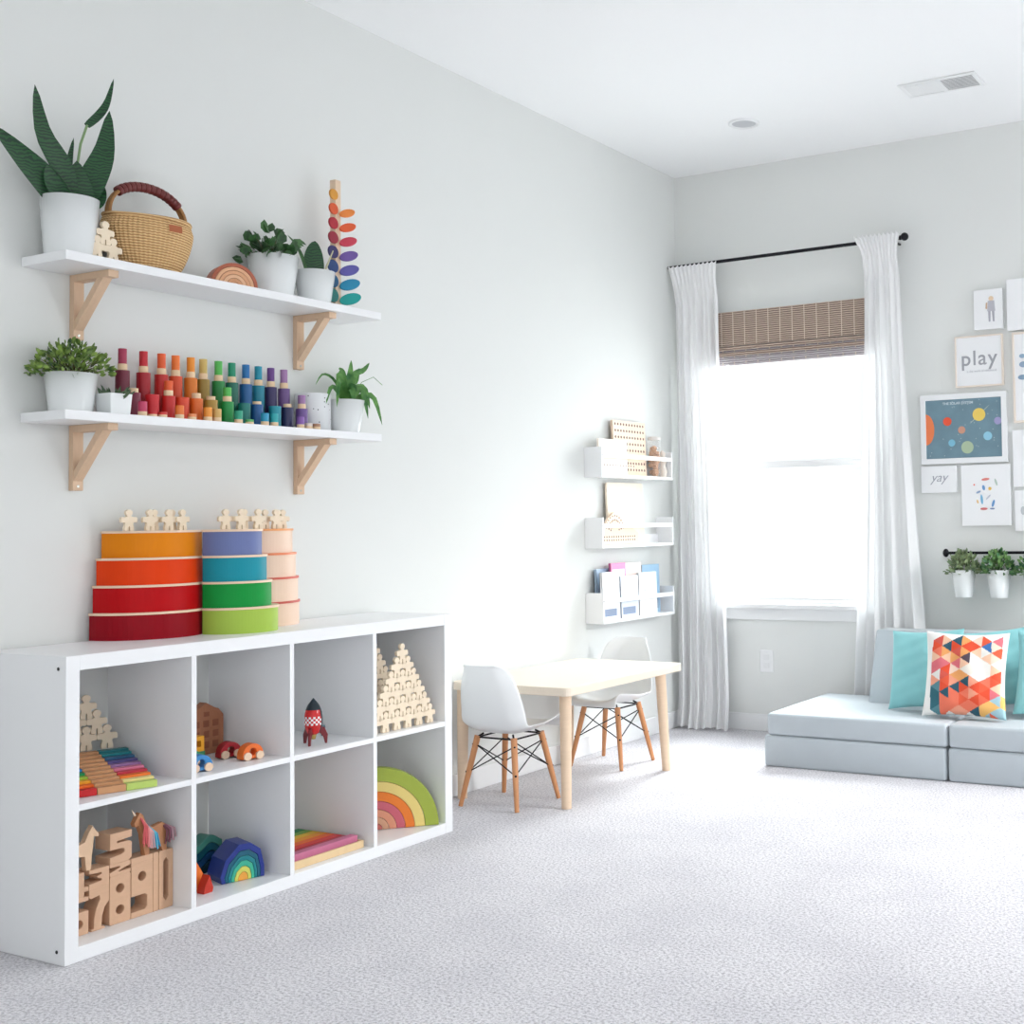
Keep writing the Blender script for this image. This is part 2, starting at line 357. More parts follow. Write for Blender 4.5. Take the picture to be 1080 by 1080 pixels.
def blade(mb, base, pts, w, fold=.25, n=10):
    """leaf along a polyline (relative pts), width profile, slightly folded"""
    P = [Vector(base)+Vector(p) for p in pts]
    def at(s):
        x = s*(len(P)-1); i = min(int(x), len(P)-2); f = x-i
        a = P[max(i-1, 0)]; b = P[i]; c = P[i+1]; d = P[min(i+2, len(P)-1)]
        return .5*((2*b)+(c-a)*f+(2*a-5*b+4*c-d)*f*f+(3*b-a-3*c+d)*f**3)
    vs = []; fs = []
    view = Vector((.8, -.6, 0))
    for k in range(n+1):
        s = k/n; p = at(s); d = (at(min(s+.02, 1))-at(max(s-.02, 0))).normalized()
        sd = d.cross(view).normalized(); nn = sd.cross(d)
        ww = w*(max(.02, (1-s)**.85*(s+.12)**.5*1.75)) if s < 1 else w*.01
        vs += [tuple(p-sd*ww+nn*ww*fold), tuple(p), tuple(p+sd*ww+nn*ww*fold)]
    for k in range(n): a = 3*k; fs += [(a, a+1, a+4, a+3), (a+1, a+2, a+5, a+4)]
    mb.add(vs, fs, True)
def bush(mb, c, rx, ry, rz, n, ls, st, rnd, droop=0, lw=.55):
    """small oval leaves scattered on twigs through an ellipsoid above the rim"""
    c = Vector(c)
    for i in range(n):
        while True:
            q = Vector((rnd.uniform(-1, 1), rnd.uniform(-1, 1), rnd.uniform(0, 1)))
            if .25 < q.length < 1: break
        q.x *= rx; q.y *= ry; q.z = q.z*rz-droop*(q.x**2+q.y**2)**.5*.6
        p = c+q
        if i % 6 == 0: st.tube([c+Vector((q.x*.2, q.y*.2, -.005)), c+Vector((q.x*.6, q.y*.6, q.z*.55)), p], .0009, 5)
        d = (q.normalized()+Vector((rnd.uniform(-.8, .8), rnd.uniform(-.8, .8), rnd.uniform(-.3, .8)))).normalized()
        sd = d.cross(Vector((rnd.uniform(-1, 1), rnd.uniform(-1, 1), rnd.uniform(-1, 1)))).normalized(); L = ls*rnd.uniform(.7, 1.25); ww = L*lw*.5; nn = sd.cross(d)*L*.12
        mb.add([tuple(p), tuple(p+d*L*.35+sd*ww+nn), tuple(p+d*L*.75+sd*ww*.8+nn), tuple(p+d*L), tuple(p+d*L*.75-sd*ww*.8+nn), tuple(p+d*L*.35-sd*ww+nn), tuple(p+d*L*.5)],
               [(0, 1, 6), (1, 2, 6), (2, 3, 6), (3, 4, 6), (4, 5, 6), (5, 0, 6)], True)
rn = random.Random(3)
# snake plant
t = thing('snake_plant', 'broad-bladed dark green snake plant in a tall white pot beside the basket', 'potted plant', (.1, .19, Z1))
pot(t, .063, .076, .165)
mb = MB()
def uy(px_y): return px_y
for base, pts, w in [
    ((0, -.02, .15), [(0, 0, 0), (.0, -.05, .05), (.0, -.12, .105), (0, -.2, .165)], .062),
    ((.01, -.005, .15), [(0, 0, 0), (.01, -.03, .09), (.0, -.08, .18), (0, -.105, .305)], .048),
    ((.02, .02, .15), [(0, 0, 0), (.01, .03, .08), (.01, .065, .17), (.01, .08, .29)], .062),
    ((0, .03, .15), [(0, 0, 0), (.0, .03, .04), (.0, .055, .08), (0, .07, .13)], .044),
    ((-.02, .005, .15), [(0, 0, 0), (0, .003, .06), (0, .006, .12), (0, .02, .2)], .022),
    ((.02, -.02, .15), [(0, 0, 0), (.0, -.03, .03), (0, -.05, .06), (0, -.06, .09)], .04),
    ((.03, .0, .15), [(0, 0, 0), (.0, .01, .03), (0, .005, .07), (0, .0, .12)], .06),
    ((.025, .025, .15), [(0, 0, 0), (.0, .01, .03), (0, .025, .06), (0, .03, .1)], .05),
    ((.03, .035, .15), [(0, 0, 0), (.0, .02, .02), (0, .035, .045), (0, .045, .07)], .045)]:
    blade(mb, base, pts, w*.7)
mb.build('leaf_cluster', LG, t)
mb = MB(); mb.tube([(0, .012, .15), (0, .02, .25), (0, .032, .33), (0, .052, .39)], .0035, 7); mb.build('stalk', mat('pale_stalk', (130, 160, 110), .5), t)
mb = MB(); blade(mb, (0, .05, .385), [(0, 0, 0), (0, .04, .045), (0, .065, .09), (0, .085, .165)], .014, .5); mb.build('new_leaf', LG, t)
# bushy plant lower shelf, left
t = thing('boxwood_plant', 'bushy small-leaved green plant in a white pot beside the tiny succulent', 'potted plant', (.095, .2, Z2))
pot(t, .055, .068, .11); mb = MB(); st = MB(); bush(mb, (0, 0, .105), .105, .1, .09, 400, .021, st, rn); mb.build('foliage', LB, t); st.build('stems', mat('twig', (90, 78, 52), .8), t)
# tiny succulent
t = thing('succulent', 'tiny spiky succulent in a small square white pot on the lower shelf', 'potted plant', (.15, .292, Z2))
pot(t, .031, .035, .058, True); mb = MB()
for i in range(26):
    a = rn.uniform(0, 2*pi); r = rn.uniform(0, .03); e = rn.uniform(.3, 1.1); L = rn.uniform(.026, .042)
    blade(mb, (r*cos(a), r*sin(a), .044), [(0, 0, 0), (L*.5*cos(a)*cos(e), L*.5*sin(a)*cos(e), L*.5*sin(e)+.003), (L*cos(a)*cos(e), L*sin(a)*cos(e), L*sin(e)+.008)], .005, .4, 5)
mb.build('rosette', SUC, t)
# ivy like plant on top shelf
t = thing('ivy_plant', 'dark ivy-like plant in a white pot in the middle of the upper shelf', 'potted plant', (.1, .912, Z1))
pot(t, .064, .082, .135); mb = MB(); st = MB(); bush(mb, (0, -.015, .125), .08, .1, .095, 90, .036, st, rn, .25, .8)
for k in range(5): blade(mb, (0, .06, .13), [(0, 0, 0), (0, .02+.004*k, .03+.012*k), (0, .045+.01*k, .05+.006*k)], .011, .3, 6)
mb.build('foliage', LB2, t); st.build('stems', MC['twig'], t)
# small snake plant pot
t = thing('snake_plant', 'small single-leaf snake plant in a small white pot beside the rainbow toy tree', 'potted plant', (.125, 1.07, Z1))
pot(t, .052, .068, .11); mb = MB()
blade(mb, (0, .0, .1), [(0, 0, 0), (0, -.006, .04), (0, -.004, .085), (0, .002, .118)], .04, .3)
mb.build('leaf_cluster', LG, t)
mb = MB(); mb.tube([(0, .035, .1), (0, .06, .15), (0, .085, .2)], [.003, .0035, .002], 6); mb.build('pale_stalk', mat('pale_leaf_stalk', (200, 196, 160), .5), t)
mb = MB(); blade(mb, (0, -.035, .1), [(0, 0, 0), (0, -.02, .05), (0, -.05, .09), (0, -.085, .115)], .007, .4); mb.build('thin_leaf', LB2, t)
# arching plant right end of lower shelf
t = thing('arching_plant', 'arching long-leaved green plant in a white pot beside the speckled jar', 'potted plant', (.1, 1.235, Z2))
pot(t, .05, .066, .118); mb = MB()
for dx, dy, up, w, dr in [(.05, -.09, .07, .015, -.09), (.0, -.03, .12, .014, .0), (.02, -.06, .1, .016, -.06), (0, .03, .10, .02, .06), (.0, .12, .13, .014, .03), (.02, .1, .06, .02, -.07), (.05, .06, .05, .018, -.10), (.06, .12, .03, .015, -.1), (-.03, -.11, .1, .006, -.04), (.03, .02, .06, .022, -.02), (-.02, .09, .09, .014, .05), (.06, -.02, .05, .018, -.05), (.03, -.12, .05, .012, -.06)]:
    blade(mb, (0, 0, .105), [(0, 0, 0), (dx*.35, dy*.35, up*.8), (dx*.75, dy*.75, up), (dx, dy, up+dr)], w, .3)
mb.tube([(0, .03, .11), (0, .08, .19), (.0, .14, .215), (0, .185, .19)], .0012, 5)
mb.build('foliage', LP, t)
# speckled pot
t = tag(MB().lathe([(.052, 0), (.059, .006), (.06, .13), (.057, .133), (.054, .13), (.052, .02), (.002, .016)], 40).build('speckled_jar', mat('speckled_base', (232, 234, 236), .4), loc=(.068, 1.116, Z2)),
        'tall white jar with dark speckles beside the arching plant', 'jar')
m = MC['speckled_base']; n = m.node_tree.nodes; L = m.node_tree.links
vo = n.new('ShaderNodeTexVoronoi'); vo.inputs['Scale'].default_value = 55; tc = n.new('ShaderNodeTexCoord'); L.new(tc.outputs['Object'], vo.inputs['Vector'])
rp = n.new('ShaderNodeValToRGB'); rp.color_ramp.elements[0].position = .1; rp.color_ramp.elements[0].color = (.03, .03, .05, 1); rp.color_ramp.elements[1].position = .14; rp.color_ramp.elements[1].color = (.8, .82, .84, 1)
L.new(vo.outputs['Distance'], rp.inputs[0]); L.new(rp.outputs[0], n['Principled BSDF'].inputs['Base Color'])

# ------------------------------------------------------------------ basket
STRAW = stripe_mat('woven_straw', (186, 138, 86), (232, 196, 144), 42)
t = thing('woven_basket', 'round woven straw basket with an arched handle wrapped in dark red leather', 'basket', (.098, .44, Z1))
def bsk(s, v):
    a = 2*pi*s; r = .095+(.142-.095)*sin(min(1, v*1.05)*pi*.5)**.8; r = r-(.012*max(0, v-.8)/.2); z = .004+v*.15
    k = 1+.016*sin(56*a)
    return (r*k*cos(a)*.66, r*k*sin(a), z+.004*sin(2*a))
mb = MB().grid(bsk, 336, 16); mb.grid(lambda s, v: tuple(Vector(bsk(s, 1-v*.97))*.965+Vector((0, 0, .006))), 80, 8)
mb.lathe([(.001, .002), (.095, .004)], 40, cap=False, M=Matrix.Diagonal((.66, 1, 1, 1)))
mb.build('bowl', STRAW, t)
mb = MB(); mb.tube([(.132*.66*cos(a), .132*sin(a), .154+.004*sin(2*a)) for a in [2*pi*i/60 for i in range(61)]], .0055, 8, cap=False); mb.build('rim', STRAW, t)
hp = [(0, -.138+.0*k, .15) for k in range(1)]
arch = [(0, -.13*cos(pi*k/24), .15+.105*sin(pi*k/24)**.8) for k in range(25)]
MB().tube([(x+.006, y, z) for x, y, z in arch[:25]], .0055, 8).tube([(x-.007, y, z-.002) for x, y, z in arch[:25]], .0055, 8).build('handle', mat('handle_cane', (170, 122, 72), .6, var=.1), t)
mb = MB()
for k in range(14):
    s = (5+k)/24+.01; a = pi*s; p = Vector((0, -.13*cos(a), .15+.105*sin(a)**.8)); a2 = pi*(s+.036); q = Vector((0, -.13*cos(a2), .15+.105*sin(a2)**.8))
    mb.tube([p, (p+q)/2, q], [.0142, .0152, .0142], 12)
mb.build('leather_wrap', mat('red_leather', (112, 40, 38), .45, var=.15), t)
tg = MB(); tg.grid(lambda u, v: (lambda a, q: ((q[0]*1.03), q[1]*1.03, q[2]))(0, bsk(.0+.055*u-.0, .74+.14*v)), 6, 2); tg.build('leather_tag', mat('brown_leather', (172, 92, 50), .5), t)
# small nested arches on the upper shelf
def arch_ring(r0, r1, depth, n=24, sq=1, h=0):
    out = [(r1*cos(pi*i/n), r1*sin(pi*i/n)*sq+h) for i in range(n+1)]; inn = [(r0*cos(pi*i/n), r0*sin(pi*i/n)*sq+h) for i in range(n, -1, -1)]
    if h: out = [(r1, 0)]+out+[(-r1, 0)]; inn = [(-r0, 0)]+inn+[(r0, 0)]
    return plate([out+inn], depth, .0012)
cols = [(176, 96, 70), (232, 178, 138), (226, 168, 128), (236, 188, 150), (222, 164, 122), (238, 196, 160)]
nm = ['terracotta', 'light peach', 'peach', 'pale peach', 'tan', 'cream peach']
for k in range(6):
    R = .074-k*.0122
    vs, fs = arch_ring(max(R-.0112, .0008), R, .055)
    o = MB().add(vs, fs, M=YZ).build('arch_block', paint(cols[k]), loc=(.125, .722, Z1+.0005), rot=(0, 0, radians(-20)))
    tag(o, '%s wooden arch of small nested set on upper shelf, %s' % (nm[k], ['outermost', 'second from outside', 'third from outside', 'fourth from outside', 'fifth from outside', 'innermost'][k]), 'toy block', 'small nested wooden arches')

# ------------------------------------------------------------------ stacking tree toy
TX, TY = .085, 1.206
t = thing('wooden_toy_tree', 'tall wooden toy tree with rainbow leaf discs on the upper shelf', 'toy', (TX, TY, Z1))
MB().box(-.013, .013, -.013, .013, 0, .465).build('pole', BEECH, t, bevel=.001)
tree = [((10, 110, 105), (22, 165, 160)), ((16, 80, 120), (30, 140, 180)), ((24, 60, 120), (96, 92, 170)), ((48, 42, 100), (110, 84, 160)), ((150, 24, 48), (206, 62, 84)), ((176, 22, 44), (232, 96, 48)), ((214, 84, 36), (238, 138, 60)), ((214, 148, 50), (220, 160, 64))]
for k, (cl, cr) in enumerate(tree):
    z = .03+k*.0515; Ls = .088-k*.006
    for sg, c in ((-1, cl), (1, cr)):
        if k == 7 and sg == 1: continue
        ln = (.084-k*.004) if sg > 0 else (.056-k*.002)
        pts = [(ln/2+ln/2*cos(2*pi*i/24), ln*(.25 if sg > 0 else .4)*sin(2*pi*i/24)) for i in range(24)]
        vs, fs = plate([pts], .008, .0015)
        A_ = Vector((.3, .9, .36) if sg > 0 else (.1, -.8, .5)).normalized(); N_ = Vector((.8, -.45, .35) if sg > 0 else (.8, -.5, .2)); N_ = (N_-A_*N_.dot(A_)).normalized(); B_ = N_.cross(A_)
        Mx = Matrix.Translation((.021, 0 if sg > 0 else -.014, z+(.0 if sg > 0 else .004))) @ Matrix(((A_.x, B_.x, N_.x, 0), (A_.y, B_.y, N_.y, 0), (A_.z, B_.z, N_.z, 0), (0, 0, 0, 1)))
        MB().add(vs, fs, M=Mx).build('leaf_disc', paint(c), t)

# ------------------------------------------------------------------ peg towers on lower shelf
def cyl(name, r, z0, z1, m, parent, bev=.001):
    return MB().lathe([(r, z0), (r, z1)], 26).build(name, m, parent, bevel=bev)
ys = [.386, .456, .518, .568, .623, .669, .727, .779, .835, .886, .938, .994]
tc_ = [((170, 52, 84), (108, 26, 50)), ((196, 28, 44), (166, 18, 34)), ((230, 92, 40), (190, 32, 30)), ((240, 120, 44), (214, 74, 34)), ((238, 146, 40), (220, 122, 36)), ((206, 178, 100), (150, 122, 48)),
       ((84, 186, 84), (30, 132, 62)), ((24, 146, 110), (16, 106, 88)), ((30, 112, 176), (24, 92, 150)), ((20, 142, 166), (24, 128, 150)), ((104, 62, 136), (54, 46, 92)), ((160, 120, 168), (112, 84, 140))]
cn = ['burgundy', 'crimson', 'red-orange', 'orange', 'amber', 'olive yellow', 'green', 'teal green', 'blue', 'turquoise', 'dark violet', 'lilac']
NATP = mat('natural_peg', (238, 208, 170), .5, var=.04, scale=30)
for k in range(12):
    t = thing('peg_cylinder', 'tall %s wooden cylinder with a matching peg, back row of the lower shelf' % cn[k], 'wooden peg toy', (.06, ys[k], Z2), group='tall wooden peg cylinders')
    cyl('cylinder', .0195, 0, .1405, paint(tc_[k][1]), t)
    mb = MB().lathe([(.0132, .13), (.0132, .16)], 24, mi=0); mb.lathe([(.0118, .16), (.0118, .205)], 24, mi=1); mb.build('peg', [NATP, paint(tc_[k][0])], t, bevel=.0008)
ym = [.384, .446, .502, .551, .601, .655, .717, .783, .834, .908, .961, 1.023]
mc_ = [(122, 34, 62), (206, 30, 40), (200, 34, 30), (222, 72, 40), (226, 108, 36), (176, 140, 60), (30, 150, 72), (20, 118, 110), (24, 90, 150), (30, 146, 162), (46, 48, 90), (110, 80, 146)]
pk = [.013, 0, .046, 0, .018, .012, .045, 0, .010, 0, .012, .046]
for k in range(12):
    c2 = tc_[k][0]
    t = thing('peg_cylinder', 'short %s wooden cylinder %s, middle row of the lower shelf' % (cn[k], 'with a tall peg' if pk[k] > .04 else ('with a low natural cap' if pk[k] else 'without a peg')), 'wooden peg toy', (.112, ym[k], Z2), group='short wooden peg cylinders')
    cyl('cylinder', .0195, 0, .0715, paint(mc_[k]), t)
    if pk[k]:
        mb = MB().lathe([(.0132, .06), (.0132, .0715+min(pk[k], .017))], 24, mi=0)
        if pk[k] > .03: mb.lathe([(.0125, .0885), (.0125, .0715+pk[k])], 24, mi=1)
        mb.build('peg', [NATP, paint(c2)], t, bevel=.0008)
yf = [(.374, .042, 0), (.407, .015, 1), (.441, .0165, 2), (.499, .040, 3), (.543, .018, 3), (.6, .042, 4), (.634, .04, 5), (.715, .04, 7), (.758, .0155, 6), (.819, .04, 8), (.857, .041, 9), (.968, .0385, 11), (1.003, .0195, 11), (1.038, .0195, 0)]
fc = [(196, 62, 100), (206, 40, 48), (214, 60, 56), (238, 124, 52), (238, 150, 96), (236, 152, 56), (216, 176, 104), (40, 158, 126), (84, 176, 104), (42, 150, 190), (44, 170, 176), (134, 92, 172), (226, 214, 206), (176, 132, 106)]
fnm = ['rose pink', 'red', 'coral red', 'bright orange', 'peach orange', 'amber', 'sand yellow', 'sea green', 'light green', 'sky blue', 'aqua', 'violet', 'pale natural', 'brown natural']
for k, (y, h, _) in enumerate(yf):
    r = .0125
    mb = MB().lathe([(r, 0), (r, min(.013, h*.5))], 24, mi=0); mb.lathe([(r, min(.013, h*.5)), (r, h)], 24, mi=1)
    o = mb.build('small_peg', [NATP, paint(fc[k])], loc=(.165, y, Z2), bevel=.0008)
    tag(o, '%s small upturned wooden peg at the front edge of the lower shelf' % fnm[k], 'wooden peg toy', 'small pegs along the front of the lower shelf')

# ------------------------------------------------------------------ little wooden people
FIG = [(1.8, 0), (14, 0), (16, 3), (15.5, 12), (13, 20), (13.5, 25), (18, 27), (25, 26), (27.4, 30), (27.4, 40), (24, 43.8), (13, 44), (7.5, 46), (7, 47.5)]
def fig_outline(s=.001):
    r = list(FIG)
    head = [(11.5*sin(a), 57-10.5*cos(a)) for a in [radians(38+k*(142/7)) for k in range(8)]]
    r += head
    full = r+[(-x, y) for x, y in reversed(r[:-1])]
    full = [(x*s, y*s) for x, y in full]+[(-.0018, .012), (0, .0155), (.0018, .012)]
    return full
fv, ff = plate([fig_outline()], .011, .0009)
fmb = MB().add(fv, ff, M=YZ)
fig0 = fmb.build('wooden_figure', MENW)
fig_used = [False]
FH = .0665; FP = .0445
ORD = ['first', 'second', 'third', 'fourth', 'fifth', 'sixth', 'seventh']
def fig(x, y, z, label, group, rz=0, sc=1):
    o = fig0 if not fig_used[0] else fig0.copy()
    if fig_used[0]: COL.objects.link(o)
    fig_used[0] = True
    o.location = (x, y, z); o.rotation_euler = (0, 0, rz); o.scale = (1, sc, sc)
    tag(o, label, 'wooden figure', group)
def pyramid(x, yc, z, rows, where, pitch=.055, rz=0, skip=()):
    for r in range(rows):             # r=0 apex
        n = r+1
        for k in range(n):
            if (r, k) in skip: continue
            off = (k-(n-1)/2)*pitch
            fig(x-off*sin(rz), yc+off*cos(rz), z+(rows-1-r)*FP, 'wooden figure %s, %s row from top, %s from left' % (where, ORD[r], ORD[k]), 'wooden figures '+where, rz)
pyramid(.335, 1.2555, ZM, 6, 'of front pyramid in upper right cube')
pyramid(.20, 1.2635, ZM, 6, 'of rear pyramid in upper right cube', pitch=.0545)
pyramid(.15, .262, Z1, 2, 'beside basket on upper shelf', pitch=.05)

# ------------------------------------------------------------------ half-round stacks on the cube shelf
def half_round(c, R, z, h, side, top, lab, both=False):
    n = 40
    pts = [(R*cos(-pi/2+pi*i/n), R*sin(-pi/2+pi*i/n)) for i in range(n+1)]
    vs, fs = plate([pts], h-.007)
    mb = MB().add(vs, fs, mi=0, M=Matrix.Translation((0, 0, (h-.007)/2)))
    pts = [((R+.003)*cos(-pi/2+pi*i/n), (R+.003)*sin(-pi/2+pi*i/n)) for i in range(n+1)]
    vs, fs = plate([pts], .0068)
    mb.add(vs, fs, mi=1, M=Matrix.Translation((0, 0, h-.0035)))
    o = mb.build('half_round_block', [side, top], loc=(c[0], c[1], z))
    tag(o, lab, 'wooden block', 'stacked half-round blocks on the cube shelf')
    return o
HB = .0785
A = [((150, 6, 26), 'dark red'), ((190, 8, 18), 'red'), ((232, 66, 12), 'orange'), ((232, 136, 18), 'yellow-orange')]
B = [((170, 200, 84), 'lime green'), ((20, 150, 64), 'green'), ((30, 146, 164), 'teal blue'), ((112, 124, 172), 'lavender blue')]
Cc = [((204, 84, 70), 'dark red'), ((216, 96, 76), 'red'), ((238, 136, 86), 'orange'), ((240, 164, 98), 'light orange')]
lv = ['bottom block', 'second block from the bottom', 'third block from the bottom', 'top block']
RA = [.173, .167, .161, .152]; RB = [.123, .112, .104, .096]; RC = [.160, .158, .154, .148]
ATOP = []
for k in range(4):
    y0 = .313+RA[0]+(RA[0]-RA[k])*.8
    half_round((.018, y0), RA[k], .77+k*HB, HB, mat('gloss_%d' % A[k][0][1], A[k][0], .42, var=.05, scale=20, spec=.15), NAT, '%s half-round block, %s of left stack' % (A[k][1], lv[k]))
    yb = RB[k]+.571
    half_round((.177, yb), RB[k], .77+k*HB, HB, mat('glossb_%d' % B[k][0][1], B[k][0], .42, var=.05, scale=20, spec=.15), NAT, '%s half-round block, %s of the middle stack' % (B[k][1], lv[k]))
    yc = .879-(RC[0]-RC[k])*1.0
    half_round((.018, yc), RC[k], .77+k*HB, HB, mat('natural_side_plain', (240, 208, 184), .45, var=.04, scale=20), mat('toprim_%d' % Cc[k][0][1], Cc[k][0], .4), 'natural wood half-round block with %s rim, %s of the right stack' % (Cc[k][1], lv[k]))
zt = .77+4*HB
gl = 'wooden figures on the half-round stacks'
for k, (x, y) in enumerate([(.09, .385), (.11, .44), (.10, .462), (.12, .497), (.1, .523), (.125, .54)]): fig(x, y, zt, 'small wooden figure on top of the orange stack, %s from left' % ORD[k], gl, .1*(k % 3-1), .92)
for k, (x, y) in enumerate([(.2, .635), (.215, .68), (.2, .705), (.222, .74)]): fig(x, y, zt, 'small wooden figure on top of the blue and green stack, %s from left' % ORD[k], gl, .12*(k % 3-1), .92)
for k, (x, y) in enumerate([(.13, .85), (.145, .88), (.125, .905), (.105, .945)]): fig(x, y, zt, 'small wooden figure on top of the natural right-hand stack, %s from left' % ORD[k], gl, .1*(k % 3-1), .92)

# ------------------------------------------------------------------ cube: coloured boards ramp and figures (upper row, first cube)
L8 = [(206, 30, 36), (238, 110, 30), (244, 170, 40), (160, 200, 60), (24, 150, 84), (30, 130, 200), (30, 80, 160), (30, 50, 120), (24, 40, 96), (20, 60, 110)]
L8n = ['red', 'orange', 'yellow-orange', 'lime', 'green', 'sky blue', 'royal blue', 'navy', 'dark navy', 'deep blue']
R8 = [(190, 214, 110), (240, 224, 150), (240, 120, 40), (196, 50, 70), (214, 120, 150), (150, 110, 160), (80, 72, 130), (30, 90, 130), (24, 140, 150), (22, 120, 130)]
R8n = ['pale lime', 'pale yellow', 'orange', 'raspberry', 'pink', 'lilac', 'violet', 'petrol blue', 'turquoise', 'teal']
NATB = paint((206, 152, 108))
RA_ = radians(-20); RC_ = Vector((.366, .271))
for k in range(10):
    h = .018+k*.0061; org = RC_+Vector((-cos(RA_), -sin(RA_)))*(k*.0272)
    for (a, b, c, nme, grp) in ((-.232, -.151, paint(L8[k]), L8n[k], 'left'), (-.150, -.079, NATB, 'natural', 'middle'), (-.078, 0, paint(R8[k]), R8n[k], 'right')):
        if grp == 'left' and k > 7: a = -.2
        o = MB().box(-.0267, 0, a, b, 0, h).build('wooden_board', c, loc=(org.x, org.y, ZM), rot=(0, 0, RA_), bevel=.0015)
        tag(o, '%s wooden board in %s column of the stepped ramp, %s from front' % (nme, grp, (ORD+['eighth', 'ninth', 'tenth'])[k]), 'toy board', 'stepped wooden boards in the upper left cube')
pyramid(.064, .272, ZM+.0732, 3, 'on the board ramp', pitch=.055, rz=RA_)

# ------------------------------------------------------------------ cube 2 upper: house, square, cars
vs, fs = plate([[(0, 0), (.13, 0), (.13, .115), (.112, .135), (.098, .14), (.066, .158), (.034, .14), (.018, .132), (0, .112)]], .03, .001)
t = thing('wooden_house', 'brown wooden gabled house block at the back of the cube with the cars', 'toy house', (.085, .583, ZM))
MB().add(vs, fs, M=YZ).build('wall_block', BROWN, t)
mb = MB()
for i, y in enumerate((.02, .055, .09)):
    for z in (.02, .052, .084): mb.box(.0145, .0165, y, y+.02, z, z+.02)
mb.box(.0145, .0165, .056, .076, .116, .13)
mb.build('carved_windows', mat('carved_dark', (146, 88, 62), .6), t)
vs, fs = plate([[(0, 0), (.04, 0), (.04, .045), (0, .045)], [(.012, .014), (.028, .014), (.028, .032), (.012, .032)]], .03, .001)
tag(MB().add(vs, fs, M=YZ).build('window_block', paint((232, 162, 36)), loc=(.15, .548, ZM+.0265)), 'small yellow wooden block with a square hole leaning before the brown house', 'toy block')
tag(MB().box(-.016, .016, 0, .045, 0, .0265).build('wooden_brick', paint((60, 140, 100)), loc=(.15, .545, ZM), bevel=.001), 'green wooden brick under the small yellow square block', 'toy block')
def car(name, x, y, rz, c, cd, lab):
    t = thing('toy_car', lab, 'toy car', (x, y, ZM), (0, 0, rz), group='rounded wooden toy cars')
    R = .037
    out = [(R*.92*cos(a), .011+R*sin(a)**.9*1.0) for a in [pi*i/24 for i in range(25)]]+[(-R*.94, .004), (-.016, .004)]
    hole = circ(.0, .024, .011, 18)
    vs, fs = plate([out+[(R*1.15, .004)][:0]+[(.0, .004), (R*.94, .004)], hole], .034, .002)
    MB().add(vs, fs, M=YZ).build('body', c, t)
    for sy in (-.0195, .0195):
        for sx in (-.019, .019):
            MB().lathe([(.012, -.004), (.012, .004)], 24, M=Matrix.Translation((sx, sy, .0123)) @ Matrix.Rotation(radians(90), 4, 'Y')).build('wheel', NAT, t, bevel=.001)
car('c', .30, .458, -.25, paint((60, 140, 204)), 0, 'light blue wooden toy car with natural wheels, foremost of the cars')
car('c', .205, .643, -.25, paint((158, 18, 34)), 0, 'dark red wooden toy car with natural wheels')
car('c', .29, .650, -.2, paint((238, 112, 36)), 0, 'orange wooden toy car with natural wheels')
car('c', .22, .49, .1, paint((40, 150, 110)), 0, 'green wooden toy car half hidden behind the blue one')

# ------------------------------------------------------------------ cube 3 upper: rocket
t = thing('toy_rocket', 'red and black toy rocket with a white checkered band and fins', 'toy rocket', (.285, .905, ZM+.002))
RR = lambda z: .0275*sin(pi*min(1, (z-.035+.02)/.085*.5+.25)) if z < .1 else .0275
RED = paint((206, 28, 30), .25, 'rocket_red'); RBLK = paint((28, 42, 52), .3, 'rocket_black')
def two_tone(prof, n=36):
    mb = MB()
    for i in range(n):
        a0 = 2*pi*i/n; a1 = 2*pi*(i+1)/n; dark = 12 < math.degrees((a0+a1)/2) < 130
        for (q0, z0), (q1, z1) in zip(prof[:-1], prof[1:]):
            mb.add([(q0*cos(a0), q0*sin(a0), z0), (q0*cos(a1), q0*sin(a1), z0), (q1*cos(a1), q1*sin(a1), z1), (q1*cos(a0), q1*sin(a0), z1)], [(0, 1, 2, 3)], smooth=False, mi=int(dark))
    return mb
two_tone([(.001, .03), (.008, .03), (.019, .036), (.025, .05), (.0272, .062)]).build('lower_hull', [RED, RBLK], t)
mb = MB(); n = 24
for j in range(4):
    for i in range(n):
        a0 = 2*pi*i/n; a1 = 2*pi*(i+1)/n; z0 = .062+j*.0068; z1 = z0+.0068; r = .0276
        mb.add([(r*cos(a0), r*sin(a0), z0), (r*cos(a1), r*sin(a1), z0), (r*cos(a1), r*sin(a1), z1), (r*cos(a0), r*sin(a0), z1)], [(0, 1, 2, 3)], mi=2 if 12 < math.degrees((a0+a1)/2) < 130 else (i+j) % 2)
mb.build('checkered_band', [paint((240, 240, 240), .3, 'rocket_white'), RED, RBLK], t)
two_tone([(.0274, .0892), (.0262, .1), (.0235, .11)]).build('upper_hull', [RED, RBLK], t)
MB().lathe([(.0237, .11), (.018, .124), (.009, .136), (.001, .146)], 28).build('nose_cone', RBLK, t)
vs, fs = plate([[(.019, .06), (.034, .05), (.044, .028), (.042, 0), (.036, 0), (.031, .02), (.018, .036)]], .008, .001)
for k in range(3): MB().add(vs, fs, M=Matrix.Rotation(radians(-62+k*120), 4, 'Z') @ XZ).build('fin', [paint((120, 34, 42), .35, 'rocket_fin')], t)
MB().box(-.006, .006, .024, .044, .048, .054).box(-.006, .006, .038, .044, .02, .05).build('side_handle', paint((30, 90, 104), .3, 'rocket_teal'), t)
MB().lathe([(.006, .016), (.01, .031)], 16).build('nozzle', mat('brass', (200, 170, 100), .3, metal=.7), t)

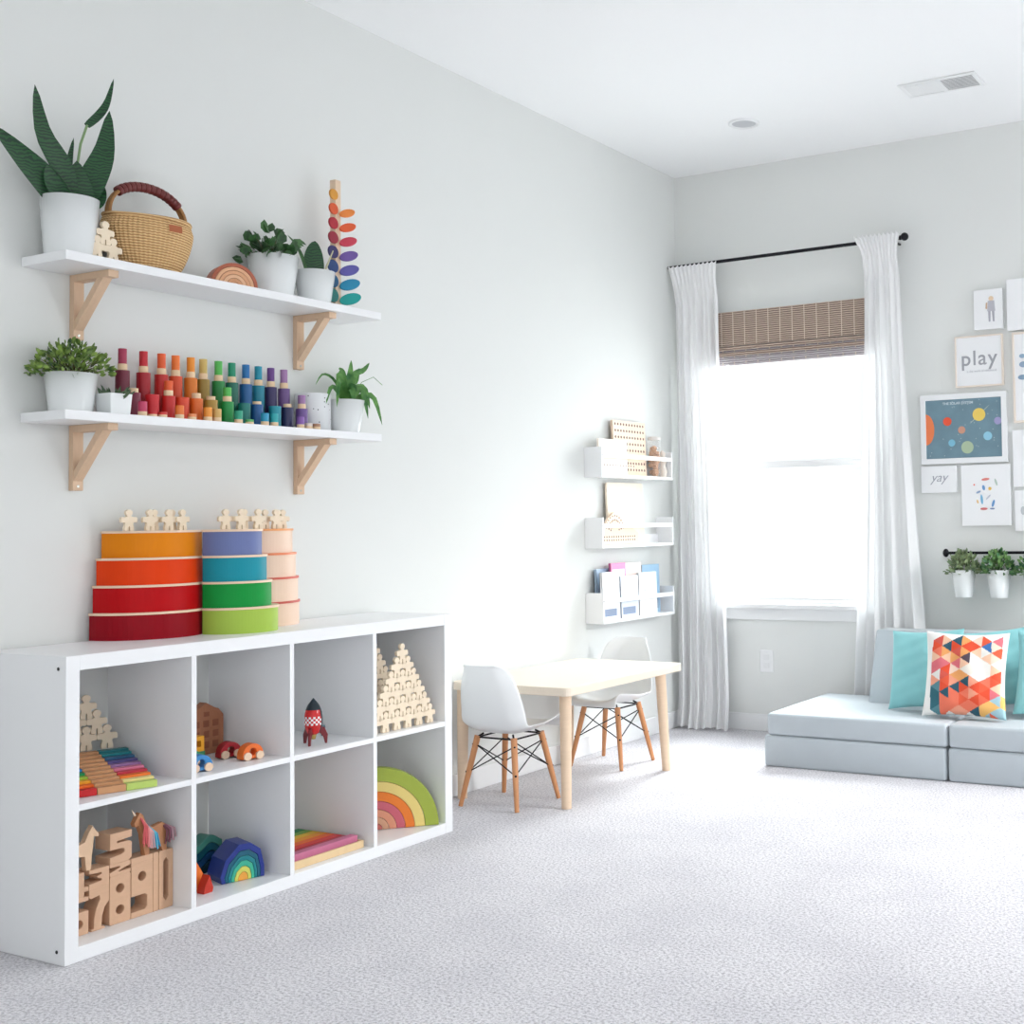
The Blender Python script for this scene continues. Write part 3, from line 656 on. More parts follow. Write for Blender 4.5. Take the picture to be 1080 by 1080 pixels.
# ------------------------------------------------------------------ cube 1 lower: number blocks
def dig(name, loops, y, z, w, h, lab, x=.3, dep=.052, rx=0):
    lp = [[(u*w, v*h) for u, v in l] for l in loops]
    vs, fs = plate(lp, dep, .0012)
    o = MB().add(vs, fs, M=Matrix.Translation((-dep/2, 0, 0)) @ YZ).build('number_block', BLOCKW, loc=(x, y, z))
    tag(o, lab, 'number block', 'wooden number blocks')
def rr(x0, y0, x1, y1, r=.12, n=5):
    c = [(x1-r, y0+r, -90), (x1-r, y1-r, 0), (x0+r, y1-r, 90), (x0+r, y0+r, 180)]
    return [(cx+r*cos(radians(a+90*k/n)), cy+r*sin(radians(a+90*k/n))) for cx, cy, a in c for k in range(n+1)]
d8 = [rr(0, 0, 1, 1, .06), circ(.5, .27, .2, 20, 1), circ(.5, .73, .2, 20, 1)]
def ell(cx, cy, rx, ry, n=20): return [(cx+rx*cos(2*pi*i/n), cy+ry*sin(2*pi*i/n)) for i in range(n)]
d8 = [rr(0, 0, 1, 1, .06), ell(.5, .28, .2, .095), ell(.5, .72, .2, .095)]
d0 = [rr(0, 0, 1, 1, .06), [(.32+.0, .2), (.5, .13), (.68, .2), (.68, .8), (.5, .87), (.32, .8)]]
d9 = [[(0, 0), (1, 0), (1, 1), (0, 1), (0, .40), (.62, .40), (.74, .36), (.74, .16), (.62, .11), (0, .11)], ell(.5, .74, .19, .09)]
d1 = [rr(0, 0, 1, 1, .06)]
d7 = [[(.12, 0), (.80, 0), (.80, .05), (.62, .06), (.66, .3), (.78, .5), (1, .62), (1, 1), (0, 1), (0, .8), (.1, .76), (.52, .8), (.55, .7), (.35, .5), (.26, .3), (.24, .05), (.12, .05)]]
d3 = [[(0, 0), (1, 0), (1, 1), (0, 1), (0, .8), (.3, .76), (.62, .76), (.62, .66), (.4, .6), (.4, .5), (.62, .42), (.62, .3), (.3, .26), (0, .24)]]
d2 = [[(0, 0), (1, 0), (1, .3), (.45, .26), (.45, .36), (1, .62), (1, 1), (0, 1), (0, .72), (.5, .7), (.5, .58), (0, .3)]]
d6 = [[(0, 0), (1, 0), (1, .62), (.35, .62), (.3, .68), (.3, .84), (.4, .88), (1, .88), (1, 1), (0, 1)], ell(.55, .3, .2, .12)]
d4 = [[(.55, 0), (.8, 0), (.8, .2), (1, .2), (1, .4), (.8, .4), (.8, 1), (.3, 1), (0, .4), (0, .2), (.55, .2)]]
d5 = [[(0, 0), (.85, 0), (1, .1), (1, .60), (.85, .66), (.32, .66), (.32, .72), (1, .76), (1, 1), (0, 1), (0, .46), (.55, .46), (.66, .42), (.66, .32), (.55, .27), (0, .22)]]
U = .016
dig('3', d6, .055, ZL, .062, 6*U, 'wooden number six block at the far left of the lowest row of number blocks')
dig('7', d7, .1185, ZL, .0575, 7*U, 'wooden number seven block standing under the number three')
dig('8', d8, .1775, ZL, .0625, 8*U, 'tall wooden number eight block with two round holes')
dig('9', d9, .242, ZL, .0665, 9*U, 'tall wooden number nine block with one round hole')
dig('1', d1, .3095, ZL, .0165, 10*U, 'narrow tall wooden number one block beside the zero')
dig('0', d0, .3275, ZL, .0455, 10*U, 'tall wooden number zero block with a long slot')
dig('1t', d1, .242, ZL+9*U, .0665, 1*U, 'thin flat wooden block lying on the number nine')
dig('2', d2, .1775, ZL+8*U, .0625, 2*U, 'flat wooden number two block lying on the number eight')
dig('3', d3, .1185, ZL+7*U, .0575, 3*U, 'wooden number three block lying on the number seven')
dig('4', d4, .055, ZL+6*U, .062, 4*U, 'wooden number four block on the number six at the far left')
dig('5', d5, .1785, ZL+10*U, .065, 5*U, 'wooden number five block, topmost of the number blocks', dep=.062)
hz = ZL+10*U
gir = [(.018, 0), (.03, 0), (.032, .03), (.045, .04), (.062, .038), (.066, .0), (.08, 0), (.082, .035), (.085, .055), (.088, .085), (.1, .082), (.103, .087), (.094, .1), (.088, .106), (.084, .114), (.08, .106), (.074, .1), (.062, .075), (.03, .066), (.012, .06)]
t = thing('toy_horse', 'plain flat wooden toy horse standing on the number blocks at the left', 'toy animal', (.285, .048, hz))
vs, fs = plate([gir], .018, .001); MB().add(vs, fs, M=YZ).build('body', paint((232, 196, 162)), t)
uni = [(.045, 0), (.058, 0), (.06, .03), (.09, .032), (.1, .0), (.113, 0), (.115, .045), (.112, .07), (.1, .078), (.07, .072), (.052, .08), (.038, .112), (.03, .118), (.022, .108), (.012, .092), (.016, .082), (.026, .084), (.036, .06)]
t = thing('toy_unicorn', 'brown wooden toy unicorn with pink and blue yarn mane standing on the number blocks', 'toy animal', (.292, .238, hz))
vs, fs = plate([uni], .018, .001); MB().add(vs, fs, M=YZ).build('body', paint((190, 132, 92)), t)
MB().lathe([(.0035, 0), (.0005, .02)], 8, M=Matrix.Translation((0, .02, .112)) @ Matrix.Rotation(radians(30), 4, 'X')).build('horn', paint((236, 214, 190)), t)
def yarn(name, p0, p1, cols, spread, n, t, parent, lab):
    mats = [paint(c, .9) for c in cols]; mb = MB()
    for i in range(n):
        s = i/(n-1); a = Vector(p0[0]).lerp(Vector(p0[1]), s); b = Vector(p1[0]).lerp(Vector(p1[1]), s)
        b += Vector((rn.uniform(0, .01), rn.uniform(-.006, .006), rn.uniform(-.008, .008)))
        m = (a+b)/2+Vector((.012, .003, .008))
        mb.tube([a, m, b], .0018, 5, mi=min(len(cols)-1, int(s*len(cols))))
    o = mb.build(name, mats, parent); return o
yarn('mane', [(.0, .03, .115), (.006, .055, .075)], [(.018, .03, .035), (.018, .08, .015)], [(214, 100, 104), (232, 140, 140), (236, 180, 180), (110, 196, 220), (70, 160, 200)], 0, 30, t, t, '')
yarn('tail', [(.0, .1, .078), (.004, .112, .07)], [(.012, .108, .02), (.016, .13, .028)], [(130, 80, 90), (150, 100, 120), (200, 160, 170)], 0, 16, t, t, '')

# ------------------------------------------------------------------ cube 2 lower: nested gem arches, wave, flame
def gem_ring(s0, s1, depth):
    sh = [(1.0, 0), (1.0, .3), (.82, .78), (.35, 1.0), (-.2, 1.0), (-.82, .62), (-1.06, .18), (-.98, 0)]
    out = [(u*s1*.78, v*s1*1.28) for u, v in sh]; inn = [(u*s0*.78, v*s0*1.28) for u, v in reversed(sh)]
    return plate([out+inn] if s0 > 0 else [out], depth, .0012)
gc = [((36, 56, 140), 'navy blue'), ((20, 96, 120), 'petrol'), ((22, 130, 140), 'teal'), ((60, 180, 150), 'aqua green'), ((214, 214, 100), 'yellow-green'), ((244, 170, 70), 'orange')]
sz = [.083, .067, .055, .044, .031, .018]
for k in range(6):
    dd = .098-k*.005
    vs, fs = gem_ring(sz[k+1]+.001 if k < 5 else 0, sz[k], dd)
    o = MB().add(vs, fs, M=Matrix.Translation((-dd/2, 0, 0)) @ YZ).build('gem_block', paint(gc[k][0], .35), loc=(.285, .628, ZL+.0012), rot=(0, 0, radians(-18)))
    tag(o, '%s angular wooden arch in the nested gem set, %s' % (gc[k][1], ['outermost', 'second from outside', 'third from outside', 'fourth from outside', 'fifth from outside', 'solid core'][k]), 'toy block', 'nested angular arches')
wc = [((70, 140, 126), 'sea green'), ((22, 96, 116), 'petrol'), ((24, 78, 130), 'blue'), ((16, 58, 76), 'dark teal')]
for k in range(4):
    z0 = [.076, .052, .026, 0][k]; th = .023
    n = 20; f = lambda u: .012*sin(u*2*pi*1.5+1.0)*(1-0*k) if k < 3 else 0
    g = lambda u: (.012*sin(u*2*pi*1.5+1.0))
    top = [(u*.15, z0+th+g(u)) for u in [i/n for i in range(n+1)]]
    bot = [(u*.15, z0+(g(u)+.001 if k < 3 else 0)) for u in [i/n for i in range(n, -1, -1)]]
    vs, fs = plate([bot+top[::1]], .05, .0005)
    o = MB().add(vs, fs, M=YZ).build('wave_block', paint(wc[k][0], .35), loc=(.09, .545, ZL))
    tag(o, '%s wavy wooden block in the stack behind the gem arches, %s' % (wc[k][1], ['topmost', 'second from top', 'third from top', 'lowest'][k]), 'toy block', 'stacked wavy blocks')
vs, fs = plate([[(0, 0), (.055, 0), (.06, .012), (.05, .04), (.035, .066), (.02, .09), (.006, .06), (-.004, .02)]], .03, .001)
tag(MB().add(vs, fs, M=YZ).build('flame_block', paint((240, 120, 36)), loc=(.24, .465, ZL)), 'orange flame-shaped wooden block beside the divider in the gem arch cube', 'toy block')
vs, fs = plate([[(0, 0), (.03, 0), (.033, .012), (.02, .05), (.004, .02)]], .03, .001)
tag(MB().add(vs, fs, M=YZ).build('flame_block', paint((200, 50, 30)), loc=(.28, .48, ZL)), 'small red-orange flame block in front of the orange flame block', 'toy block')

# ------------------------------------------------------------------ cube 3 lower: tray of boards
t = thing('wooden_tray', 'shallow natural wooden tray holding coloured boards', 'tray', (.205, .905, ZL))
mb = MB().box(-.155, .14, -.158, .158, 0, .007)
for a, b, c, d in ((-.155, .14, -.158, -.15), (-.155, .14, .15, .158), (-.155, -.147, -.15, .15), (.132, .14, -.15, .15)): mb.box(a, b, c, d, .007, .024)
mb.build('tray_body', paint((236, 206, 160)), t, bevel=.001)
bc = [((30, 140, 84), 'green'), ((120, 180, 70), 'leaf green'), ((240, 196, 60), 'yellow'), ((244, 158, 40), 'amber'), ((238, 104, 40), 'orange'), ((214, 44, 50), 'red'), ((176, 30, 56), 'crimson'), ((206, 118, 152), 'pink')]
for k, (c, nme) in enumerate(bc):
    x = .062+k*.0335
    h = .028 if k < 7 else .034
    o = MB().box(0, .0325, -.147, .147-(.0), 0, h).build('wooden_board', paint(c), loc=(x, .905, ZL+.0073), bevel=.002)
    tag(o, '%s wooden board in the shallow tray' % nme, 'toy board', 'coloured boards in the shallow tray')

# ------------------------------------------------------------------ cube 4 lower: big rainbow
rc = [((164, 180, 70), 'olive green'), ((236, 212, 130), 'cream yellow'), ((238, 128, 44), 'orange'), ((206, 100, 116), 'rose pink'), ((224, 152, 122), 'dusty peach'), ((212, 160, 130), 'tan'), ((200, 110, 100), 'brick rose')]
Rr = .211; cx, cy = .208, 1.2638; wd = [.047, .035, .032, .029, .026, .022, .019]
for k in range(7):
    R0 = Rr-wd[k]+.0012
    vs, fs = arch_ring(max(R0, .001), Rr, .034, 40, 1.0)
    o = MB().add(vs, fs, M=YZ).build('rainbow_arch', mat('rainbow_%d' % k, rc[k][0], .4, var=.07, scale=20), loc=(cx, cy, ZL+.0012), rot=(0, 0, radians(-45)))
    tag(o, '%s wooden arch of the large nested rainbow, %s' % (rc[k][1], ['outermost', 'second from outside', 'third from outside', 'fourth from outside', 'fifth from outside', 'sixth from outside', 'innermost'][k]), 'rainbow arch', 'arches of the large wooden rainbow')
    Rr -= wd[k]

# ------------------------------------------------------------------ table
t = thing('kids_table', 'low pale wooden children\'s table with round legs against the wall', 'table', (.03, 1.87, 0))
TZ = .465
vs, fs = plate([rr(0, 0, .565, .885, .03)], .033, .003)
MB().add(vs, fs, M=Matrix.Translation((0, 0, TZ-.0165))).build('tabletop', BEECHX, t)
for x, y, sx, sy in ((.03, .04, 0, -.008), (.515, .055, 0, 0), (.012, .8, 0, .0), (.505, .785, -.005, .05)):
    MB().tube([(x, y, TZ-.034), (x+sx, y+sy, .001)], [.0235, .019], 20).build('leg', BEECH, t)

# ------------------------------------------------------------------ chairs
def shell(mb):
    prof = [(.175, .278, .150), (.172, .292, .158), (.150, .300, .166), (.09, .291, .174), (.02, .281, .178), (-.05, .280, .178), (-.105, .292, .176), (-.135, .322, .174), (-.155, .372, .17), (-.170, .43, .160), (-.184, .49, .140), (-.193, .535, .112), (-.196, .553, .085)]
    nv = 36; nu = 20
    def at(v):
        x = v*(len(prof)-1); i = min(int(x), len(prof)-2); f = x-i
        P = [prof[max(i-1, 0)], prof[i], prof[i+1], prof[min(i+2, len(prof)-1)]]
        return [.5*((2*P[1][k])+(P[2][k]-P[0][k])*f+(2*P[0][k]-5*P[1][k]+4*P[2][k]-P[3][k])*f*f+(3*P[1][k]-P[0][k]-3*P[2][k]+P[3][k])*f**3) for k in range(3)]
    def fn(u, v):
        f, z, w = at(v); s = 2*u-1
        seat = max(0, min(1, 1-(v-.42)/.25)); curl = abs(s)**3
        zz = z+.040*curl*seat*(1 if v > .1 else v/.1); ff = f+.055*curl*(1-seat)*(1 if v < .9 else (1-v)/.1*.8+.2)+.045*curl*seat*(0 if v < .4 else (v-.4)*1.2)
        return (s*w*.9, ff, zz)
    mb.grid(fn, nu, nv)
def chair(loc, rz, lab):
    t = thing('kids_chair', lab, 'chair', loc, (0, 0, rz), group='white moulded chairs at the low table')
    mb = MB(); shell(mb); o = mb.build('seat_shell', WHITE2, t)
    so = o.modifiers.new('s', 'SOLIDIFY'); so.thickness = .007; so.offset = 0
    sd = o.modifiers.new('d', 'SUBSURF'); sd.levels = 1; sd.render_levels = 1
    fr = MB()
    top = [(sx*.088, sy*.088, .262) for sx, sy in ((-1, -1), (1, -1), (1, 1), (-1, 1))]
    for i in range(4):
        a, b = top[i], top[(i+1) % 4]
        fr.tube([a, b], .0035, 8); fr.tube([a, (a[0]*.8, a[1]*.8, .276)], .004, 8)
    def leg_pt(i, s):
        a = Vector(top[i]); sx, sy = ((-1, -1), (1, -1), (1, 1), (-1, 1))[i]; b = Vector((sx*.135, sy*.135, .001)); return a.lerp(b, s)
    for i in range(4):
        j = (i+1) % 4
        for s0, s1 in ((.1, .5), (.5, .1)):
            fr.tube([leg_pt(i, s0), leg_pt(j, s1)], .0025, 7)
    wire = fr.build('wire_frame', BLACK, t)
    for i in range(4):
        MB().tube([leg_pt(i, -.02), leg_pt(i, .5), leg_pt(i, 1)], [.0125, .0115, .0085], 16).build('leg', LEGW, t)
        k = MB()
        for s in (.1, .5): p = leg_pt(i, s); k.ball(p+(Vector((p.x, p.y, 0)).normalized()*.009), .005)
        k.build('bolt', BLACK, t)
chair((.278, 1.925, 0), 0, 'white shell chair with splayed wooden legs at the near end of the low table')
chair((.225, 2.742, 0), pi, 'white shell chair with splayed wooden legs at the window end of the low table')

# ------------------------------------------------------------------ wall ledges
LX = .1
def ledge(z, lab):
    t = thing('book_ledge', lab, 'wall ledge', (.001, 2.875, z), group='white wall ledges by the window')
    MB().box(0, LX, .012, .655, 0, .014).build('shelf_board', WHITE, t, bevel=.001)
    MB().box(0, .012, .012, .655, .014, .06).build('back_board', WHITE, t, bevel=.001)
    for y in (0, .655): MB().box(0, LX, y, y+.012, 0, .145).build('end_panel', WHITE, t, bevel=.001)
    MB().box(LX-.013, LX, .012, .655, .095, .115).build('rail', WHITE, t, bevel=.001)
    MB().lathe([(.004, 0), (.004, .001)], 10, M=Matrix.Translation((LX, .006, .105)) @ Matrix.Rotation(radians(90), 4, 'Y')).build('screw', mat('grey_screw', (150, 150, 150), .4, metal=.5), t)
ledge(1.303, 'top one of three white wall ledges by the window, with perforated boards'); ledge(.967, 'middle one of three white wall ledges by the window'); ledge(.612, 'bottom one of three white wall ledges by the window, holding books')
def peg_board(name, w, h, th, holes, loc, lean, c, lab, r=.004, outline=None):
    lp = [outline or rr(0, 0, w, h, .004)]+[circ(u, v, r, 8) for u, v in holes]
    vs, fs = plate([lp[0]], th)
    mb = MB().add(vs, fs, M=YZ)
    for lq in lp[1:]:
        vs, fs = plate([lq], .0008); mb.add(vs, fs, mi=1, M=Matrix.Translation((th/2, 0, 0)) @ YZ)  # holes are flat dark discs, their shade put into the colour
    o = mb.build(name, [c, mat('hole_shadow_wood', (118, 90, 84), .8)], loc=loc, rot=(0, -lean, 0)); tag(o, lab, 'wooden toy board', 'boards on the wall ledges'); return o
PW = mat('peg_board_wood', (240, 214, 190), .5, var=.04, scale=20)
hs = [(.02+i*.026, .03+j*.032) for i in range(11) for j in range(8)]
peg_board('perforated_board', .30, .272, .014, hs, (.032, 3.085, 1.319), radians(2), PW, 'tall wooden board with many rows of dark round holes on the top ledge', .0068)
peg_board('perforated_board', .25, .17, .012, [(.02+i*.024, .045+j*.022) for i in range(13) for j in range(1)]+[(.2+i*.02, .03+.0*j) for i in range(0) for j in range(1)], (.066, 2.9, 1.319), radians(1), mat('pale_peg_board', (248, 236, 224), .5), 'low pale wooden board with one row of holes on the top wall ledge', .004)
JARG = bpy.data.materials.new('jar_glass'); JARG.use_nodes = True
_n = JARG.node_tree.nodes; _t = _n.new('ShaderNodeBsdfTransparent'); _m = _n.new('ShaderNodeMixShader'); _m.inputs[0].default_value = .82
_n['Principled BSDF'].inputs['Roughness'].default_value = .1
JARG.node_tree.links.new(_n['Principled BSDF'].outputs[0], _m.inputs[1]); JARG.node_tree.links.new(_t.outputs[0], _m.inputs[2]); JARG.node_tree.links.new(_m.outputs[0], _n['Material Output'].inputs[0])
t = thing('block_jar', 'clear jar filled with small wooden blocks on the top wall ledge', 'jar', (.049, 3.445, 1.3175))
mb = MB()
for i in range(60):
    a = rn.uniform(0, 2*pi); r = rn.uniform(0, .021); z = .014+rn.uniform(0, .16)
    mb.box(-.008, .008, -.008, .008, -.008, .008, M=Matrix.Translation((r*cos(a), r*sin(a), z)) @ Matrix.Rotation(rn.uniform(0, 3), 4, 'Z') @ Matrix.Rotation(rn.uniform(0, 3), 4, 'X'))
o = mb.build('wooden_blocks', paint((222, 172, 132)), t); o['kind'] = 'stuff'
MB().lathe([(.032, .0005), (.034, .006), (.034, .175), (.031, .19)], 28, cap=False).build('jar_wall', JARG, t)
MB().lathe([(.033, .19), (.033, .205), (.02, .208)], 28).build('lid', mat('lid_white', (236, 232, 228), .4), t)
t = tag(MB().lathe([(.02, 0), (.026, .03), (.016, .06), (.024, .085), (.014, .11), (.018, .125), (.002, .14)], 20).build('wooden_figurine', mat('pale_figurine', (232, 222, 212), .5), loc=(.062, 3.503, 1.3175)), 'pale turned wooden figurine at the right end of the top wall ledge', 'figurine')
hs = [(.115+.02*j*cos(radians(a))*1.9, .06+.02*j*sin(radians(a))*1.9) for j in (1, 1.5, 2.05) for a in range(15, 170, 22 if j < 1.2 else 15)]+[(.02+i*.021, .02+k*.016) for i in range(14) for k in range(2)]
peg_board('perforated_board', .31, .16, .012, hs, (.06, 2.925, .983), radians(1), PW, 'wooden board with an arc of holes at the front of the middle wall ledge', .005,
          [(0, 0), (.33, 0), (.33, .05), (.25, .09), (.2, .135), (.15, .155), (.11, .155), (.05, .12), (.0, .05)])
vs, fs = plate([rr(0, 0, .33, .30, .01)], .012, .001)
tag(MB().add(vs, fs, M=YZ).build('wooden_board', paint((244, 226, 206)), loc=(.03, 3.03, .983), rot=(0, -radians(2), 0)), 'large plain pale wooden board at the back of the middle wall ledge', 'wooden board')
bk = [(.022, 2.925, .15, .24, (176, 198, 222), 'light blue'), (.066, 2.905, .15, .225, (246, 246, 250), 'white'), (.05, 3.01, .13, .265, (226, 120, 170), 'pink'), (.07, 3.06, .16, .2, (222, 230, 242), 'pale blue'), (.03, 3.15, .17, .26, (244, 222, 214), 'cream'), (.066, 3.235, .17, .21, (246, 247, 250), 'plain white'), (.03, 3.325, .17, .245, (156, 192, 220), 'sky blue')]
for x, y, w, h, c, nme in bk:
    t = thing('picture_book', '%s picture book on the bottom wall ledge' % nme, 'book', (x, y, .6265), (0, -radians(1.5), 0), group='picture books on the bottom wall ledge')
    MB().box(0, .003, 0, w, 0, h).box(.011, .014, 0, w, 0, h).box(.0, .014, 0, .003, 0, h).build('cover', paint(c, .4), t)
    MB().box(.003, .011, .003, w-.003, .003, h-.003).build('pages', mat('paper', (245, 243, 238), .8), t)
    mb = MB()
    if nme == 'sky blue': mb.box(.0141, .0145, .02, w-.02, .02, .07, mi=1); mb.box(.0141, .0145, .02, w-.03, .1, .2, mi=0)
    elif nme in ('white', 'pale blue'): mb.box(.0141, .0145, .015, w-.03, .015, .05, mi=1); mb.box(.0141, .0145, .03, w-.05, .1, .14, mi=0)
    elif nme == 'pink': mb.box(.0141, .0145, .01, w-.01, .01, h-.03, mi=2)
    elif nme == 'plain white':
        for q in range(6): mb.ball((.0142, w/2+.03*cos(q), h*.55+.03*sin(q)), .004, mi=1, n=6, sc=(.1, 1, 1))
    if mb.v: mb.build('cover_picture', [paint((206, 226, 246), .4), paint((136, 150, 176), .4), paint((240, 226, 240), .4)], t)

# ------------------------------------------------------------------ curtains, rod, blind
t = thing('curtain_rod', 'thin black curtain rod above the window', 'curtain rod', (0, 0, 0))
MB().tube([(.006, 3.69, 2.447), (1.31, 3.69, 2.452)], .009, 12).build('pole', BLACK, t)
MB().ball((1.335, 3.69, 2.455), .02).lathe([(.012, 0), (.012, .01)], 12, M=Matrix.Translation((1.31, 3.69, 2.452)) @ Matrix.Rotation(radians(90), 4, 'Y')).build('finial', BLACK, t)
for x in (.14, 1.28): MB().tube([(x, 3.779, 2.44), (x, 3.72, 2.437), (x, 3.69, 2.441)], .006, 8).build('wall_bracket', BLACK, t)
def curtain(name, lab, tops, bots, z1, z0, seed, mid=None):
    r = random.Random(seed); ph = [r.uniform(0, 6) for _ in range(4)]; nf = 7
    def fn(u, v):                     # v 0 top .. 1 bottom
        z = z1+(z0-z1)*v
        k = sum(w*(1 if v >= a else 0) for a, w in ())
        def lerp3(a, b, c):            # header, pinch, bottom
            if v < .035: s = v/.035; return a+(b-a)*s
            s = (v-.035)/.965; return b+(c-b)*(s**1.4)
        xl = lerp3(tops[0], tops[2], bots[0]); xr = lerp3(tops[1], tops[3], bots[1])
        amp = .008+.020*min(1, v*1.6)
        uu = u+.012*sin(5*v+ph[0])*sin(pi*u)
        y = 3.697+amp*sin(2*pi*nf*uu+ph[1]+.6*sin(3*v+ph[2]))*(.75+.25*sin(7*u+ph[3]))+.008*sin(23*u+4*v)
        yh = 3.671+.004*sin(2*pi*nf*1.6*u+ph[1]); y = yh if v < .035 else (yh+(y-yh)*min(1, (v-.035)/.05))
        y = min(y, 3.755)
        pud = (.03 if seed == 4 else 0)*max(0, (v-.93)/.07)**1.5; y -= pud; x = xl+(xr-xl)*u+.008*sin(2*pi*nf*uu*1.0+ph[2]+1.2)*min(1, v*2)
        return (x, y, z+(.006*sin(2*pi*nf*1.6*u) if v < .01 else 0)+(.006*sin(9*u+ph[0]) if v > .99 else 0))
    o = MB().grid(fn, 150, 70).build(name, SHEER)
    tag(o, lab, 'curtain', 'white window curtains'); return o
curtain('curtain', 'sheer white curtain hanging on the left of the window beside the ledges', (.014, .305, .04, .300), (.035, .33), 2.447, .012, 4)
curtain('curtain', 'sheer white curtain hanging on the right of the window behind the floor couch', (1.075, 1.318, 1.118, 1.300), (1.005, 1.42), 2.478, .012, 9)
# woven blind
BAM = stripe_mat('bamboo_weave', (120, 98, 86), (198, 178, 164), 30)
BAM2 = stripe_mat('bamboo_weave_backlit', (134, 124, 128), (204, 198, 202), 30)  # greyer copy of the weave, backlight put into its colour
t = thing('bamboo_blind', 'brown woven bamboo roman blind gathered at the top of the window', 'blind', (0, D, 0))
MB().box(.215, 1.135, -.036, -.008, 2.155, 2.188).build('headrail', TRIM, t)
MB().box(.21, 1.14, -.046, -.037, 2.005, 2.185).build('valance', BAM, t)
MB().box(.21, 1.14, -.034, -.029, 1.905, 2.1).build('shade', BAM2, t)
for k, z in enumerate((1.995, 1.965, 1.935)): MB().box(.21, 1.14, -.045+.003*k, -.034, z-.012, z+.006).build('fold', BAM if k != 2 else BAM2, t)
mb = MB()
for k in range(14):
    x = .23+k*.068
    mb.box(x, x+.004, -.0475, -.0462, 2.005, 2.185); mb.box(x, x+.004, -.0355, -.0342, 1.906, 2.003)
mb.build('cord', mat('cream_cord', (214, 200, 186), .7), t)

# ------------------------------------------------------------------ outlet
t = thing('power_outlet', 'white wall power outlet below the window', 'outlet', (.51, D, .36))
MB().box(-.037, .037, -.006, -.0005, -.057, .057).build('cover_plate', TRIM, t, bevel=.003)
mb = MB()
for z in (-.021, .021): mb.box(-.017, .017, -.0078, -.006, z-.014, z+.014)
mb.build('socket', mat('socket_white', (234, 235, 236), .4), t, bevel=.002)

# ------------------------------------------------------------------ floor couch
FAB = mat('grey_microsuede', (193, 202, 208), .9, var=.04, scale=9, bump=.15, bscale=300, sheen=.25)
def cushion(name, x0, x1, y0, y1, z0, z1, m, lab, bev=.014):
    cx, cy = (x0+x1)/2, (y0+y1)/2
    o = MB().box(x0-cx, x1-cx, y0-cy, y1-cy, 0, z1-z0).build(name, m, loc=(cx, cy, z0), bevel=bev, seg=4)
    for p in o.data.polygons: p.use_smooth = True
    tag(o, lab, 'couch cushion', 'foam cushions of the floor couch'); return o
cushion('couch_base', .885, 1.716, 2.955, 3.64, .0, .138, FAB, 'thick grey lower foam cushion at the left end of the floor couch')
cushion('couch_base', 1.724, 2.6, 2.955, 3.64, .0, .138, FAB, 'thick grey lower foam cushion on the right of the floor couch seam')
cushion('seat_cushion', .902, 1.722, 2.953, 3.64, .140, .235, FAB, 'flat grey seat cushion at the left end of the floor couch')
cushion('seat_cushion', 1.730, 2.6, 2.953, 3.64, .140, .235, FAB, 'flat grey seat cushion on the right of the floor couch seam')
vs, fs = plate([[(3.405, 0), (3.64, 0), (3.64, .325), (3.53, .325)]], 1.35, .012)
o = MB().add(vs, fs, M=Matrix(((0, 0, 1, 0), (1, 0, 0, -3.5), (0, 1, 0, 0), (0, 0, 0, 1)))).build('back_cushion', FAB, loc=(1.205+.675, 3.5, .236))
tag(o, 'long grey wedge-shaped back cushion leaning behind the pillows', 'couch cushion', 'foam cushions of the floor couch')
# pillows
AQ = mat('aqua_cotton', (146, 212, 216), .85, var=.04, scale=6, bump=.2, bscale=220, sheen=.2)
def pillow(mb, w, th, n=44, colf=None, cols=None):
    for sg in (1, -1):
        def fn(u, v):
            a = 2*u-1; b = 2*v-1
            e = (1-a*a)*(1-b*b); pin = 1-.075*(1-abs(a)**2)*abs(b)**4*1.0-.0
            pinb = 1-.075*(1-abs(b)**2)*abs(a)**4
            z = sg*th*.5*(max(e, 0)**.42)
            z += sg*.005*sin(9*a+3*b)*e+.003*sin(17*b-6*a)*e
            return (a*w/2*pinb, b*w/2*pin, z)
        vs = [fn(i/n, j/n) for j in range(n+1) for i in range(n+1)]
        for j in range(n):
            for i in range(n):
                q = [vs[j*(n+1)+i], vs[j*(n+1)+i+1], vs[(j+1)*(n+1)+i+1], vs[(j+1)*(n+1)+i]]
        k0 = len(mb.v); mb.v += vs
        for j in range(n):
            for i in range(n):
                a = j*(n+1)+i; f = (a, a+1, a+n+2, a+n+1)
                if sg < 0: f = f[::-1]
                mb.f.append(tuple(x+k0 for x in f)); mb.s.append(True)
                mb.m.append(0)
def place_pillow(name, lab, w, th, c, rz, lean, m, cat='pillow', roll=0, group=None):
    mb = MB(); pillow(mb, w, th)
    o = mb.build(name, m); 
    Mx = Matrix.Translation(c) @ Matrix.Rotation(rz, 4, 'Z') @ Matrix.Rotation(radians(90)-lean, 4, 'X') @ Matrix.Rotation(roll, 4, 'Z')
    o.matrix_world = Mx
    tag(o, lab, cat, group); return o
def pattern_mat():
    m = bpy.data.materials.new('triangle_print'); m.use_nodes = True; n = m.node_tree.nodes; L = m.node_tree.links
    b = n['Principled BSDF']; b.inputs['Roughness'].default_value = .85
    at = n.new('ShaderNodeAttribute'); at.attribute_name = 'print'; L.new(at.outputs['Color'], b.inputs['Base Color']); return m
